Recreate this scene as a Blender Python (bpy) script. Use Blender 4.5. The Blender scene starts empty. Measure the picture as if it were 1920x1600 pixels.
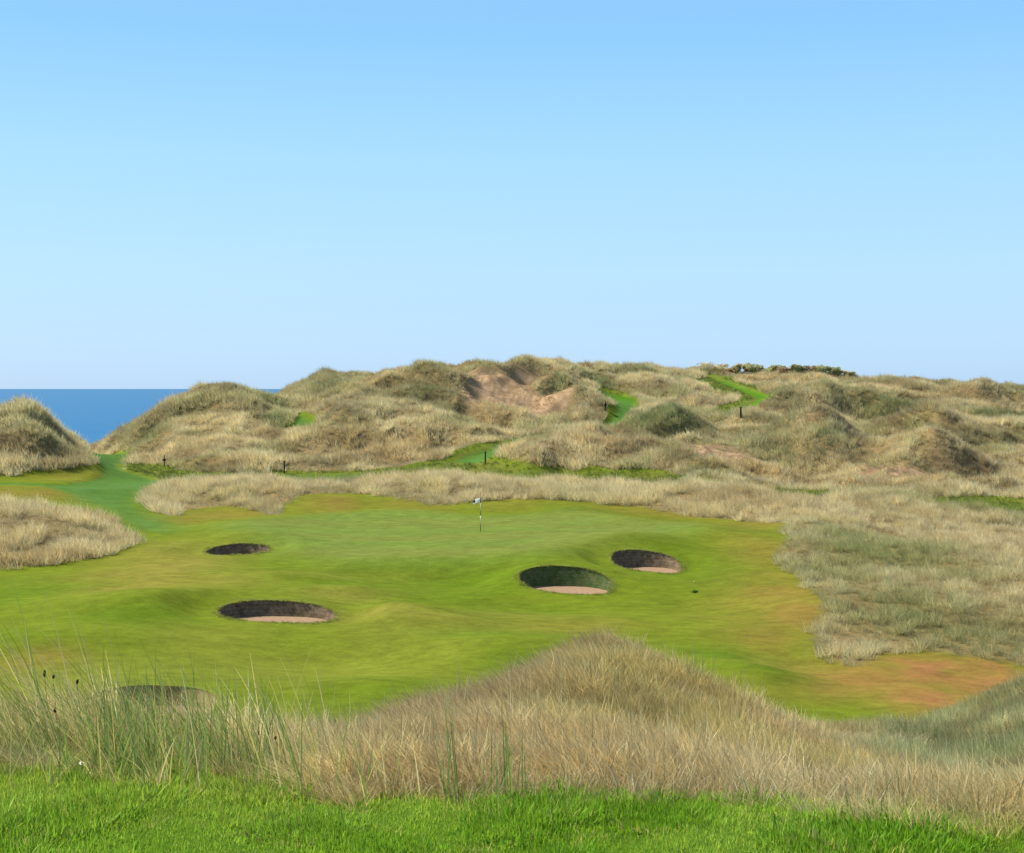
import bpy, bmesh, math, random
import numpy as np
from mathutils import Vector, geometry

rng = np.random.default_rng(7)
random.seed(7)
scene = bpy.context.scene
COL = scene.collection

# ----------------------------------------------------------------- camera
EYE = 20.0                     # metres above the sea
F = 2667.0                     # focal length in photo pixels (50 mm on 36 mm over 1920 px)
PITCH = math.atan(71.0 / F)    # the sea horizon stands 71 px above the middle of the photo
CPT, SPT = math.cos(PITCH), math.sin(PITCH)
cam = bpy.data.cameras.new('camera')
cam.lens = 50.0; cam.sensor_width = 36.0; cam.sensor_fit = 'HORIZONTAL'
cam.clip_start = 0.1; cam.clip_end = 120000.0
camo = bpy.data.objects.new('camera', cam); COL.objects.link(camo)
camo.location = (0, 0, EYE)
camo.rotation_euler = (math.pi / 2 - PITCH, 0, 0)
scene.camera = camo

def ray(px, py):
    """world direction (x, 1, z) seen at a photo pixel"""
    a, b = (px - 960.0) / F, (800.0 - py) / F
    fwd = np.array([0, CPT, -SPT]); up = np.array([0, SPT, CPT])
    d = fwd + a * np.array([1, 0, 0]) + b * up
    return d[0] / d[1], d[2] / d[1]

def P(px, py, Y):
    a, b = ray(px, py)
    return (a * Y, Y, EYE + b * Y)

# ----------------------------------------------------------------- terrain control points: (pixel x, pixel y, distance)
CP = []
def cpts(s):
    for t in s.split(';'):
        t = t.strip()
        if t:
            CP.append(P(*[float(v) for v in t.split(',')]))
def cz(px, Y, z):              # pixel column, distance, height relative to the eye
    CP.append(((px - 960.0) / F * Y, Y, EYE + z))

# lawn at the feet and its brow
for x in (-14, -9, -5, -2.5, 0, 2.5, 5, 9, 14):
    for y in (-12, -6, -2, 1.5, 4.0):
        CP.append((x, y, EYE - 1.6))
for px in (-900, -300, 100, 500, 900, 1300, 1700, 2100, 2800):
    cz(px, 5.6, -1.62)
cpts('100,1400,6.7; 300,1400,6.7; 500,1420,6.7; -300,1400,6.7; 0,1365,7.8; 200,1365,7.8; 400,1385,7.8; 560,1405,7.8; -400,1360,7.8; -900,1360,7.8')
# crest of the near dune on the right, its front
cpts('640,1415,8.6; 720,1385,9.5; 800,1357,10.5; 880,1330,11.3; 960,1308,12.2; 1040,1284,13.4; 1092,1246,14.4; 1136,1200,15; 1225,1244,15; 1300,1290,14.2; 1400,1342,13; 1500,1392,12; 1600,1440,11; 1700,1486,10; 1800,1530,9.0; 1920,1572,7.6; 2100,1610,7; 2500,1640,6.8')
cpts('1130,1370,9.5; 1130,1460,7; 900,1460,7; 900,1400,8.8; 1400,1440,8.4; 1400,1475,7; 1650,1520,7.0; 700,1460,7')
# behind the brow the dune falls to the fairway
for px, z14, z20, z27, z34 in ((-900, -5, -7.5, -9.4, -10.6), (-300, -4.8, -7.4, -9.4, -10.6), (100, -4.6, -7.2, -9.3, -10.6), (400, -4.8, -7.3, -9.3, -10.7), (650, -4.9, -7.5, -9.5, -10.8)):
    cz(px, 13, z14); cz(px, 19, z20); cz(px, 26, z27); cz(px, 34, z34)
for px in (900, 1150, 1350):
    cz(px, 20, -5.3); cz(px, 26, -8.2); cz(px, 34, -10.5)
# saddle of matted grass and the grey-green dune at the right edge
cpts('1500,1400,16.5; 1560,1362,18.5; 1620,1362,19; 1690,1368,19.5; 1750,1372,20; 1700,1440,14; 1780,1470,13.5; 1850,1495,13.5; 1920,1440,15.5; 1800,1400,17.5; 1780,1358,20.5; 1850,1322,21; 1920,1282,21; 2050,1245,21; 2300,1235,21; 1930,1500,13; 2200,1500,13')
for px in (1550, 1750, 1950, 2300):
    cz(px, 26, -7.6 if px < 1800 else -7.2); cz(px, 34, -10.3)
# fairway and green
cpts('''-300,1330,46; 0,1330,46; 700,1330,46; 900,1280,50; 1150,1290,49; 1400,1290,50; 1550,1300,50; 1700,1300,50; 1880,1290,52; 2300,1290,52;
-300,1200,57; 30,1200,57; 230,1200,56; 230,1152,61.5; 230,1120,65.5; 100,1130,64; 600,1230,55; 800,1200,57.5; 900,1180,60; 1050,1180,60; 1200,1180,60; 1400,1180,60; 1450,1240,55;
300,1095,67; 280,1030,81; 360,1055,76; 60,1090,70; -300,1090,71; 750,1110,69; 850,1075,74; 700,1055,77.5; 900,1050,78; 650,1150,63; 720,1010,88; 900,997,91; 800,975,97; 620,985,95; 560,1035,81; 640,1085,72;
1080,1150,64; 1230,1110,70; 1330,1080,73.5; 1350,1030,82; 1300,1000,88; 1420,1100,70; 1440,1040,79; 1440,1000,88; 1380,1150,64; 1100,1000,89; 1150,970,96; 1250,978,94; 1100,948,102; 960,950,102;
700,955,102; 450,975,95; 550,968,98; 400,1000,88; 350,985,93; 330,968,98''')
# bunker surrounds: front rim, back rim, behind, sides
cpts('''520,1167,60.3; 520,1125,64.2; 520,1098,68.5; 402,1146,62.2; 632,1152,62.2; 360,1146,62; 690,1146,62.5; 430,1160,60.9; 600,1164,60.7;
1075,1114,69.4; 1045,1060,73.2; 1050,1045,77; 970,1090,71.3; 1152,1094,71.3; 1110,1072,72.8; 990,1070,72.9; 930,1092,71.5; 1190,1098,71;
1225,1073,75.8; 1205,1031,79.2; 1205,1015,84; 1143,1050,77.6; 1281,1057,77.4; 1255,1040,78.8; 
450,1042,79.8; 450,1018,83.4; 450,1003,87; 380,1034,81.5; 508,1031,81.5;
270,1346,44; 240,1281,47.6; 240,1258,51; 150,1310,46; 410,1320,45.8; 340,1297,47''')
# left tussock hump and the brown bank behind it
cpts('0,1070,75.5; 100,1064,76; -150,1072,75.5; -400,1072,75.5; 200,1040,80; 272,1020,84; 0,962,86; 100,972,86; -150,960,86; -400,960,86; 200,1002,86; 240,1012,85; 0,1015,80; 100,1022,80; 50,950,97; -200,950,97; 150,963,97; 0,918,113; 100,920,114; -300,918,113; -300,895,127; 190,955,100')
# path on the left
cpts('200,861,172; 240,898,132; 262,948,104; 150,908,124; 60,905,122; 345,905,130; 300,930,112; 215,875,152; 195,853,184; 275,975,95')
# left dune
cpts('0,893,130; 100,884,134; 172,876,140; 0,767,148; 40,763,148; 80,777,148; 110,803,147; 140,838,146; 163,866,146; 55,812,138; 110,848,137; 20,850,135; -200,752,150; -450,760,150; -200,885,132; -450,885,132; -300,810,140')
for px in (-450, -200, 20, 80):
    cz(px, 166, -6.0); cz(px, 185, -9.0)
# land falling to the beach behind the gap
for px in (-600, -250, 60, 170):
    cz(px, 210, -13.5); cz(px, 250, -18.5); cz(px, 300, -21.5)
# second dune with the sea behind it
cpts('183,842,184; 220,814,184; 260,786,184; 310,756,184; 355,737,184; 400,729,184; 440,735,184; 478,748,187; 205,856,176; 268,869,161; 330,881,150; 450,887,146; 560,888,146; 250,838,172; 300,832,168; 320,803,173; 380,792,174; 440,820,164; 450,852,154; 500,800,172; 520,770,182; 350,860,156')
cpts('505,748,198; 540,748,194; 560,782,184; 560,803,173; 600,800,167; 530,860,154')
# third and fourth dune
cpts('535,738,208; 570,708,211; 610,695,211; 650,700,211; 690,712,211; 640,745,186; 690,720,192; 740,702,192; 800,693,192; 850,698,192; 880,704,194; 950,708,198; 985,700,202; 1020,683,207; 1060,688,207; 1110,697,214; 1150,697,222; 1200,695,228; 1250,700,231; 1290,708,235')
cpts('590,770,176; 640,764,168; 600,800,166; 575,830,160; 690,772,171; 660,755,176; 620,845,155; 700,800,165; 700,852,152; 720,755,180; 800,760,176; 800,800,163; 780,842,154; 870,742,184; 900,780,173; 950,752,187; 1000,772,181; 1040,745,192; 1085,768,183; 880,822,160; 640,885,146; 720,885,144; 800,730,184; 740,730,186; 600,735,198; 1040,702,196; 1080,728,186; 1118,752,179; 1000,725,198; 1105,742,193; 1180,715,212; 1240,720,210; 980,800,170')
# upper grass path and the rounded mound in front of it
cpts('830,867,148; 900,850,153; 960,831,160; 1020,813,166; 1100,801,170; 1140,792,174; 1180,766,185; 1190,749,194; 1150,738,201; 1120,733,206; 960,812,166; 1050,795,172')
cpts('1180,812,161; 1250,820,160; 1320,818,159; 1175,785,167; 1215,766,168; 1270,762,168; 1320,778,168; 1370,800,166; 1180,800,164; 1250,792,163')
cz(1260, 179, -4.4); cz(1330, 179, -4.8)
cpts('1250,752,196; 1330,756,194; 1320,735,208; 1360,778,182; 1400,771,186; 1440,747,202; 1390,727,216; 1345,714,236; 1290,722,222')
# straw bank in front
cpts('960,842,150; 1000,830,154; 1050,818,158; 1130,810,160; 1200,824,157; 1300,826,157; 1380,815,158; 1000,862,142; 1100,852,144; 1200,862,142; 1300,866,142; 950,887,141; 1050,884,141; 1200,888,139; 1350,897,135; 1500,915,128; 1620,925,123; 1750,938,118; 1880,950,114; 1650,882,142; 1400,872,145')
# ridge behind the green, valley behind it
cpts('330,935,110; 430,914,112; 520,914,113; 600,922,115; 700,918,115; 760,905,114; 820,893,113; 880,900,113; 960,914,115; 1100,917,116; 1200,921,114; 1300,918,108; 1350,925,105; 1420,946,100; 1500,962,97; 560,940,104; 640,930,107; 700,930,108; 760,938,105; 850,945,103; 1000,941,103; 1200,953,101; 1300,970,97; 1400,980,94; 480,958,102; 300,962,101')
for px in (430, 560, 700, 850, 1000, 1150, 1280):
    cz(px, 129, -8.7)
cz(1400, 122, -8.7); cz(1500, 116, -8.9)
# far right skyline
cpts('1340,702,252; 1400,708,252; 1480,708,252; 1550,708,247; 1600,718,237; 1640,732,232; 1690,715,227; 1740,730,222; 1790,748,217; 1840,727,212; 1880,747,207; 1920,760,202; 2000,764,202; 2200,760,202; 2500,760,202')
cpts('1440,752,193; 1480,733,193; 1530,720,194; 1590,730,194; 1640,768,190; 1690,756,198; 1760,764,195; 1850,770,192')
cpts('1400,822,160; 1440,806,160; 1480,790,161; 1530,783,161; 1580,800,161; 1622,836,160; 1500,880,147; 1560,886,146; 1600,882,146; 1480,840,153; 1560,840,152')
cz(1500, 173, -5.6); cz(1570, 173, -6.0); cz(1450, 176, -4.4); cz(1770, 182, -5.4); cz(1720, 180, -5.0); cz(1760, 158, -6.6); cz(1480, 182, -4.6)
cpts('1720,784,168; 1770,779,170; 1800,795,167; 1700,836,150; 1750,817,150; 1800,835,150; 1840,868,146; 1860,893,143; 1750,882,140; 1800,900,139; 1680,850,148; 1650,805,176; 1650,850,158; 1900,800,172; 1900,850,157; 1900,905,132; 2100,800,172; 2100,900,134; 2400,800,172; 2400,900,134')
# tussock field on the right
cpts('1640,952,110; 1560,955,104; 1740,968,108; 1850,985,104; 1920,990,104; 2100,990,104; 2400,990,104; 1500,985,90; 1475,1020,82; 1460,1062,75; 1540,1120,66; 1520,1215,57; 1600,1246,54.5; 1690,1226,57; 1800,1235,56; 1910,1250,55; 1600,1000,89; 1600,1080,73; 1700,1100,69; 1650,1180,61; 1750,1180,61; 1850,1180,61; 1800,1080,74; 1900,1100,71; 1900,1020,88; 1750,1020,87; 2200,1100,70; 2300,1200,59')
# far beyond and far sides, sinking under the sea
for x in (-260, -170, -90, 0, 90, 170, 260):
    CP.append((x, 300, -2.0)); CP.append((x, 345, -5.0)); CP.append((x, 400, -6.0))
for px in (700, 1000, 1300, 1600, 1900, 2300):
    cz(px, 272, -5.5)
for px in (300, 430):
    cz(px, 205, -5.5); cz(px, 240, -16)
for px in (560, 640):
    cz(px, 238, -6)

A = np.array(CP)
# merge near-duplicates
keep = []
for i in range(len(A)):
    if all(np.hypot(*(A[i, :2] - A[j, :2])) > 0.012 * max(A[i, 1], 20) for j in keep):
        keep.append(i)
A = A[keep]
AX, AY, AZ = A[:, 0], A[:, 1], A[:, 2]
CC = 0.012 * np.clip(np.abs(AY), 10, 260) + 0.25
def basis(X, Y):
    B = np.empty((len(X), len(A) + 3))
    d2 = (X[:, None] - AX[None]) ** 2 + (Y[:, None] - AY[None]) ** 2
    B[:, :-3] = np.sqrt(d2 + CC[None] ** 2)
    B[:, -3] = 30.0; B[:, -2] = X; B[:, -1] = Y
    return B
M = np.zeros((len(A) + 3, len(A) + 3))
BB = basis(AX, AY)
M[:len(A), :] = BB; M[len(A):, :len(A)] = BB[:, -3:].T
M[:len(A), :len(A)] -= np.eye(len(A)) * 0.02
W = np.linalg.solve(M, np.concatenate([AZ, np.zeros(3)]))
def H0(X, Y):
    X = np.asarray(X, float).ravel(); Y = np.asarray(Y, float).ravel()
    out = np.empty(len(X))
    for s in range(0, len(X), 20000):
        out[s:s + 20000] = basis(X[s:s + 20000], Y[s:s + 20000]) @ W
    return out

# ----------------------------------------------------------------- noise
def _hash(ix, iy, seed):
    h = (ix.astype(np.int64) * 374761393 + iy.astype(np.int64) * 668265263 + seed * 2147483647) & 0xFFFFFFFF
    h = ((h ^ (h >> 13)) * 1274126177) & 0xFFFFFFFF
    return ((h ^ (h >> 16)) & 0xFFFF) / 65535.0
def vnoise(X, Y, s, seed=0):
    x, y = X / s, Y / s
    ix, iy = np.floor(x), np.floor(y)
    fx, fy = x - ix, y - iy
    fx, fy = fx * fx * fx * (fx * (fx * 6 - 15) + 10), fy * fy * fy * (fy * (fy * 6 - 15) + 10)
    a = _hash(ix, iy, seed); b = _hash(ix + 1, iy, seed); c = _hash(ix, iy + 1, seed); d = _hash(ix + 1, iy + 1, seed)
    return (a + (b - a) * fx) * (1 - fy) + (c + (d - c) * fx) * fy
def fbm(X, Y, s, o=4, seed=0):
    v, a, t = 0, 1.0, 0
    for k in range(o):
        c, q = math.cos(k * 1.1 + 0.4), math.sin(k * 1.1 + 0.4)
        v = v + a * vnoise(X * c - Y * q + 37 * k, X * q + Y * c - 11 * k, s / 2 ** k, seed + k); t += a; a *= 0.5
    return v / t            # 0..1

# ----------------------------------------------------------------- plan polygons from what is seen in the photo
_ys = np.exp(np.linspace(math.log(3.2), math.log(330), 2600))
def hit(px, py, ymin=0.0):
    a, b = ray(px, py)
    Y = _ys[_ys > ymin]
    gz = H0(a * Y, Y) - (EYE + b * Y)
    k = np.argmax(gz > 0) if (gz > 0).any() else np.argmax(gz)
    return (a * Y[k], Y[k])
def poly(s, ymin=28.0):
    """'px,py' meets the ground; 'px@Y' stands at distance Y in that column"""
    out = []
    for t in s.replace('\n', ' ').split():
        if '@' in t:
            p, y = [float(v) for v in t.split('@')]
            out.append(((p - 960) / F * y, y))
        else:
            p, q = [float(v) for v in t.split(',')]
            out.append(hit(p, q, ymin))
    return np.array(out)
def sdist(X, Y, pg):
    """signed distance to a polygon, positive inside"""
    ins = np.zeros(len(X), bool); d = np.full(len(X), 1e9)
    n = len(pg)
    for i in range(n):
        x1, y1 = pg[i]; x2, y2 = pg[(i + 1) % n]
        with np.errstate(divide='ignore', invalid='ignore'):
            c = ((y1 > Y) != (y2 > Y)) & (X < (x2 - x1) * (Y - y1) / (y2 - y1 + 1e-12) + x1)
        ins ^= c
        ex, ey = x2 - x1, y2 - y1
        t = np.clip(((X - x1) * ex + (Y - y1) * ey) / (ex * ex + ey * ey + 1e-9), 0, 1)
        d = np.minimum(d, np.hypot(X - x1 - t * ex, Y - y1 - t * ey))
    return np.where(ins, d, -d)

MAIN = poly('''-350@30 -350@75 0,1069 70,1067 150,1055 215,1038 270,1020 250@89 200@93 100@96 0@97 -350@97
-350@127 0,894 80,889 150,881 178,873 165@160 163@176 226@176 240,859 222,869 233,881 270,891 330,902 345,908
300,914 262,926 256,940 280,958 320,972 352,958 420,950 470,958 510,966 548,968 545,947 562,934 620,926 700,927
760,937 810,947 850,946 900,942 1000,939 1100,942 1200,952 1300,969 1380,978 1462,981 1475,992 1468,1015 1450,1066
1490,1090 1530,1125 1537,1150 1510,1182 1502,1216 1530,1235 1600,1249 1640,1248 1680,1229 1740,1225 1800,1233
1920,1252 2300@53 2300@36 1700@31 1200@31 600@31 100@31''')
VALLEY = poly('''228,868 262,870 330,884 420,888 530,886 620,886 700,882 760,873 830,862 850,850 920,832 980,818 1060,806
1108,801 1130,792 1150,775 1150,757 1128,744 1110,733 1130,730 1170,736 1196,748 1196,762 1175,785 1160,797 1120,803
1060,817 1000,830 960,840 930,856 960,864 1010,876 1100,880 1250,886 1290,898 1270@129 1000@129 700@129 500@131 400@131
345,907 300,898 250,887''')
PATHS = [poly(s) for s in (
    '''163@175 226@175 240,859 222,869 233,881 270,891 330,902 345,908 300,914 262,926 256,940 280,958 300,972 340,985 320,1000 250,992 205,970 170,950 120,933 70,920 30,915 0,914 -350@116 -350@119 0,905 80,906 150,902 190,890 185,872 165@158''',
    '''840,866 880,850 930,836 980,821 1060,808 1115,801 1133,792 1152,775 1154,757 1130,744 1115,733 1130,731 1170,737 1194,749 1193,762 1172,785 1155,797 1118,803 1050,818 1000,831 955,840 925,852 905,866 870,868''',
    '''1345,776 1400,772 1438,752 1442,741 1400,727 1368,714 1348,711 1330,705 1350,716 1384,730 1418,744 1416,752 1380,766''',
    '''538,806 580,803 586,786 562,776 548,790''',
    '''510,888 620,890 700,888 700@128 520@128''')]
HOLLOW = [poly('''1290,908 1380,912 1480,918 1560,922 1640,926 1640,936 1560,938 1480,940 1430@122 1350@126 1290@128'''), poly('''1730,936 1800,930 1880,934 1960,938 1960,966 1880,964 1800,962 1750,956''')]
UPPER = poly('''1335,776 1400,774 1440,756 1450,741 1402,722 1370,708 1330,702 1300,712 1330,730 1390,742 1380,756 1340,768''')
SMALLP = poly('534,808 584,806 592,784 562,774 544,790')
GREEN = poly('''400,988 470,982 560,975 640,968 720,962 800,966 900,975 980,972 1060,966 1140,972 1230,985 1320,992 1335,1005 1260,1018
1130,1030 1030,1048 900,1060 760,1064 640,1062 540,1048 520,1030 470,1012 420,1002''')
def lawn_edge():
    e = [(-1500, 1440), (-400, 1455), (0, 1462), (150, 1468), (300, 1480), (450, 1494), (600, 1505), (800, 1514), (1000, 1509), (1300, 1511), (1500, 1524), (1600, 1545), (1700, 1560), (1800, 1568), (1920, 1560), (2400, 1560), (3200, 1560)]
    pts = [hit(px, py, 3.3) for px, py in e]
    return np.array([(-16.0, -13.0)] + pts + [(16.0, -13.0)])
LAWN = lawn_edge()

# ----------------------------------------------------------------- bunker outlines in plan
def bunker_outline(pl, pr, Yf, Yb, skew=0.0, n=84, power=2.3, back=None):
    """oval between the pixel columns pl..pr, from distance Yf (front rim) to Yb (back rim)"""
    yc, b = (Yf + Yb) / 2, (Yb - Yf) / 2
    xl, xr = (pl - 960) / F * yc, (pr - 960) / F * yc
    xc, a = (xl + xr) / 2, (xr - xl) / 2
    pts = []
    for k in range(n):
        t = 2 * math.pi * k / n
        c, s = math.cos(t), math.sin(t)
        x = math.copysign(abs(c) ** (2 / power), c); y = math.copysign(abs(s) ** (2 / power), s)
        y -= skew * x * (1 - 0.3 * y * y)
        r = 1 + 0.012 * math.sin(3 * t + pl) + 0.008 * math.sin(7 * t + pr)
        pts.append((xc + a * x * r, yc + b * y * r))
    return np.array(pts)
BUNKERS = [   # outline, front floor depth below front rim, floor height at the back wall (relative to the eye), green wall?
    dict(o=bunker_outline(403, 628, 60.3, 64.2, 0.20, power=2.35), zf=-10.32, zb=-10.27, green=0, label='wide sand bunker with a brown sod wall in the front left of the fairway'),
    dict(o=bunker_outline(973, 1150, 69.4, 73.2, 0.26), zf=-10.26, zb=-10.14, green=1, label='sand bunker with a mossy dark green wall and pale sand, right of the flag'),
    dict(o=bunker_outline(1147, 1278, 75.8, 79.2, 0.16, power=2.6), zf=-10.03, zb=-9.92, green=0, label='smaller brown-walled sand bunker at the right edge of the putting green'),
    dict(o=bunker_outline(384, 505, 79.8, 83.4, -0.02, power=2.0), zf=-10.1, zb=-10.05, green=0, label='narrow dark bunker with no sand showing at the left end of the putting green'),
    dict(o=bunker_outline(160, 402, 44.0, 47.6, 0.05), zf=-10.7, zb=-10.62, green=2, label='shadowed brown bunker rim half hidden behind the tall grass at lower left'),
]

# rim heights: left, right, front, back points of each rim
for b, pts in zip(BUNKERS, (((405, 1145, 62.6), (627, 1157, 61.8), (535, 1166, 60.3), (530, 1126, 64.2)), ((975, 1088, 71.6), (1148, 1094, 70.9), (1070, 1113, 69.4), (1045, 1061, 73.2)),
                            ((1149, 1049, 77.6), (1276, 1060, 77.2), (1220, 1072, 75.8), (1195, 1032, 79.2)), ((385, 1033, 81.5), (503, 1031, 81.7), (440, 1041, 79.8), (445, 1019, 83.4)), ((165, 1310, 45.8), (400, 1318, 45.8), (270, 1345, 44.0), (270, 1286, 47.6)))):
    zl, zr, zf_, zb_ = [P(*p)[2] for p in pts]; o = b['o']
    b['q'] = (o[:, 0].min(), o[:, 0].max(), o[:, 1].min(), o[:, 1].max(), (zf_ + zb_) / 2, (zr - zl) / 2, (zb_ - zf_) / 2, (zl + zr) / 2 - (zf_ + zb_) / 2)
def rim_blend(X, Y, z):
    for b in BUNKERS:
        x0, x1, y0, y1, c, ax, ay, k = b['q']
        u = (X - (x0 + x1) / 2) / ((x1 - x0) / 2); v = (Y - (y0 + y1) / 2) / ((y1 - y0) / 2)
        m = (np.abs(u) < 2.4) & (np.abs(v) < 2.4)
        if not m.any(): continue
        u, v = u[m], v[m]; r = np.sqrt(u * u + v * v)
        uc, vc = np.clip(u, -1.3, 1.3), np.clip(v, -1.3, 1.3)
        w = 1 - smooth(r, 1.1, 2.1); t = c + ax * uc + ay * vc + k * uc * uc
        z[m] = z[m] * (1 - w) + t * w
    return z
# ----------------------------------------------------------------- full terrain function
def smooth(x, a, b):
    t = np.clip((x - a) / (b - a), 0, 1); return t * t * (3 - 2 * t)
SWELLS = [(hit(px, py, 28), a, rx, ry) for px, py, a, rx, ry in (
    (245, 1140, .75, 3.6, 3.0), (90, 1200, .4, 4, 3), (560, 1083, .30, 3.0, 1.4), (660, 1112, .34, 2.6, 1.3), (745, 1145, .34, 2.6, 1.3), (830, 1172, .25, 3, 1.4), (820, 1085, -.35, 5.5, 2.2), (330, 1090, -.25, 2.5, 2.5),
    (1180, 1020, .35, 4, 3), (1380, 1010, .4, 3, 5), (1080, 962, .35, 3, 3), (1300, 1130, -.3, 3, 3), (1010, 1140, -.25, 4, 2.5), (1420, 1270, .45, 2.0, 2.2), (1500, 1245, -.3, 2, 2), (960, 1215, .35, 3.5, 2), (1030, 1250, -.4, 2, 2), (620, 1240, -.3, 4, 2.5), (700, 1290, .3, 3, 2), (100, 925, .5, 6, 6),
    (1535, 790, .9, 4.0, 5), (1765, 792, .9, 4.0, 6), (1750, 822, .8, 3.4, 4), (1480, 745, .8, 5, 6), (1250, 775, .5, 4.5, 4), (1650, 790, -.9, 4, 6), (1450, 850, .4, 4, 4), (1620, 900, -.5, 6, 6), (1830, 760, .7, 5, 6), (1690, 735, .8, 5, 8), (1840, 740, .8, 4, 8), (1790, 748, -.8, 4, 9), (1900, 760, -.5, 5, 9),
    (1650, 948, .5, 4, 4), (1310, 905, .5, 5, 4), (1790, 975, .5, 5, 5))]
def bunker_dist(X, Y):
    d = np.full(len(X), -1e9)
    for b in BUNKERS:
        o = b['o']; c = o.mean(0)
        m = (np.abs(X - c[0]) < 9) & (np.abs(Y - c[1]) < 9)
        if m.any():
            d[m] = np.maximum(d[m], sdist(X[m], Y[m], o))
    return d
def masks(X, Y):
    m = {}
    wx = (fbm(X, Y, 3.0, 3, 41) - .5) * 2.0 * np.clip(Y / 110, .15, 1); wy = (fbm(X, Y, 3.0, 3, 47) - .5) * 2.0 * np.clip(Y / 110, .15, 1)
    Xw, Yw = X + wx, Y + wy
    m['main'] = sdist(Xw, Yw, MAIN); m['valley'] = np.max([sdist(Xw, Yw, VALLEY)] + [sdist(Xw, Yw, p) for p in HOLLOW], axis=0)
    m['upper'] = sdist(Xw, Yw, UPPER); m['small'] = sdist(Xw, Yw, SMALLP)
    m['green'] = sdist(X, Y, GREEN); m['lawn'] = sdist(X, Y, LAWN)
    m['path'] = np.max([sdist(X + wx * .4, Y + wy * .4, p) for p in PATHS], axis=0)
    m['turf'] = np.max([m['main'], m['upper'], m['small'], m['lawn'], m['path']], axis=0)
    m['mown'] = np.maximum(m['turf'], m['valley'])
    m['bunker'] = bunker_dist(X, Y)
    return m
def H(X, Y, m=None):
    X = np.asarray(X, float).ravel(); Y = np.asarray(Y, float).ravel()
    z = H0(X, Y)
    if m is None: m = masks(X, Y)
    rough = smooth(-m['mown'], 0.2, 2.5)
    far = smooth(Y, 60, 100)
    near = 1 - smooth(Y, 18, 30)
    # hummocks on the dunes, wavelets of mounded grass; small on the near dune
    z = z + rough * far * (.35 + .65 * smooth(Y, 112, 135)) * ((.27 - np.abs(2 * fbm(X, Y, 12, 2, 5) - 1)) * 2.5 - .1 + (.27 - np.abs(2 * fbm(X, Y, 4.6, 2, 9) - 1)) * 1.45)
    z = z + rough * (1 - far) * (1 - near) * (fbm(X, Y, 2.4, 3, 15) - .5) * 0.4
    z = z + rough * near * (fbm(X, Y, 1.3, 3, 25) - .55) * 0.20
    for (x0, y0), a, rx, ry in SWELLS:
        z = z + a * np.exp(-(((X - x0) / rx) ** 2 + ((Y - y0) / ry) ** 2))
    z = z + .32 * smooth(m['green'], -2.6, 1.2)
    turf = smooth(m['mown'], 0, 3)
    z = z + turf * smooth(Y, 25, 45) * (fbm(X, Y, 7, 2, 61) - .5) * 0.22
    z = z + smooth(m['lawn'], -.3, .5) * (fbm(X, Y, .9, 3, 3) - .5) * 0.06
    z = rim_blend(X, Y, z)
    # mown strips lie a step below the shaggy banks beside the paths
    z = z - 0.25 * smooth(m['path'], -0.6, 0.6) * smooth(Y, 100, 140)
    return z

# ----------------------------------------------------------------- grid: finer towards the camera's dune, coarser far off
NX, NY = 640, 900
def yline():
    ys = [-12.0]
    k = 0.0062
    while ys[-1] < 340:
        y = ys[-1]
        ys.append(y + (0.11 if y < 12 else max(0.11, min(k * y * (1.0 if y > 40 else 1.15), 1.25))))
    return np.array(ys)
YL = yline(); NY = len(YL)
UL = np.linspace(-1, 1, NX)
def halfw(Y): return 14.0 + 0.46 * np.maximum(Y, 0)
GX = (UL[None, :] * halfw(YL)[:, None]); GY = np.repeat(YL[:, None], NX, 1)
gx, gy = GX.ravel(), GY.ravel()
GM = masks(gx, gy)
gz = H(gx, gy, GM)
GZ = gz.reshape(NY, NX)
# analytic-ish normals
eps = 0.12
dZu = np.gradient(GZ, axis=1); dXu = np.gradient(GX, axis=1)
dZdX = dZu / dXu
dZv = np.gradient(GZ, axis=0); dXv = np.gradient(GX, axis=0); dYv = np.gradient(GY, axis=0)
dZdY = (dZv - dZdX * dXv) / dYv
N3 = np.stack([-dZdX, -dZdY, np.ones_like(dZdX)], -1)
N3 /= np.linalg.norm(N3, axis=-1, keepdims=True)

def bil(G, X, Y):
    """bilinear look-up of a grid field"""
    v = np.interp(Y, YL, np.arange(NY)); i = np.clip(v.astype(int), 0, NY - 2); fv = v - i
    u = (X / halfw(Y) + 1) / 2 * (NX - 1); j = np.clip(u.astype(int), 0, NX - 2); fu = np.clip(u - j, 0, 1)
    if G.ndim == 3:
        fv, fu = fv[:, None], fu[:, None]
    return (G[i, j] * (1 - fu) + G[i, j + 1] * fu) * (1 - fv) + (G[i + 1, j] * (1 - fu) + G[i + 1, j + 1] * fu) * fv
def gmask(k, X, Y): return bil(GM[k].reshape(NY, NX), X, Y)

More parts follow.
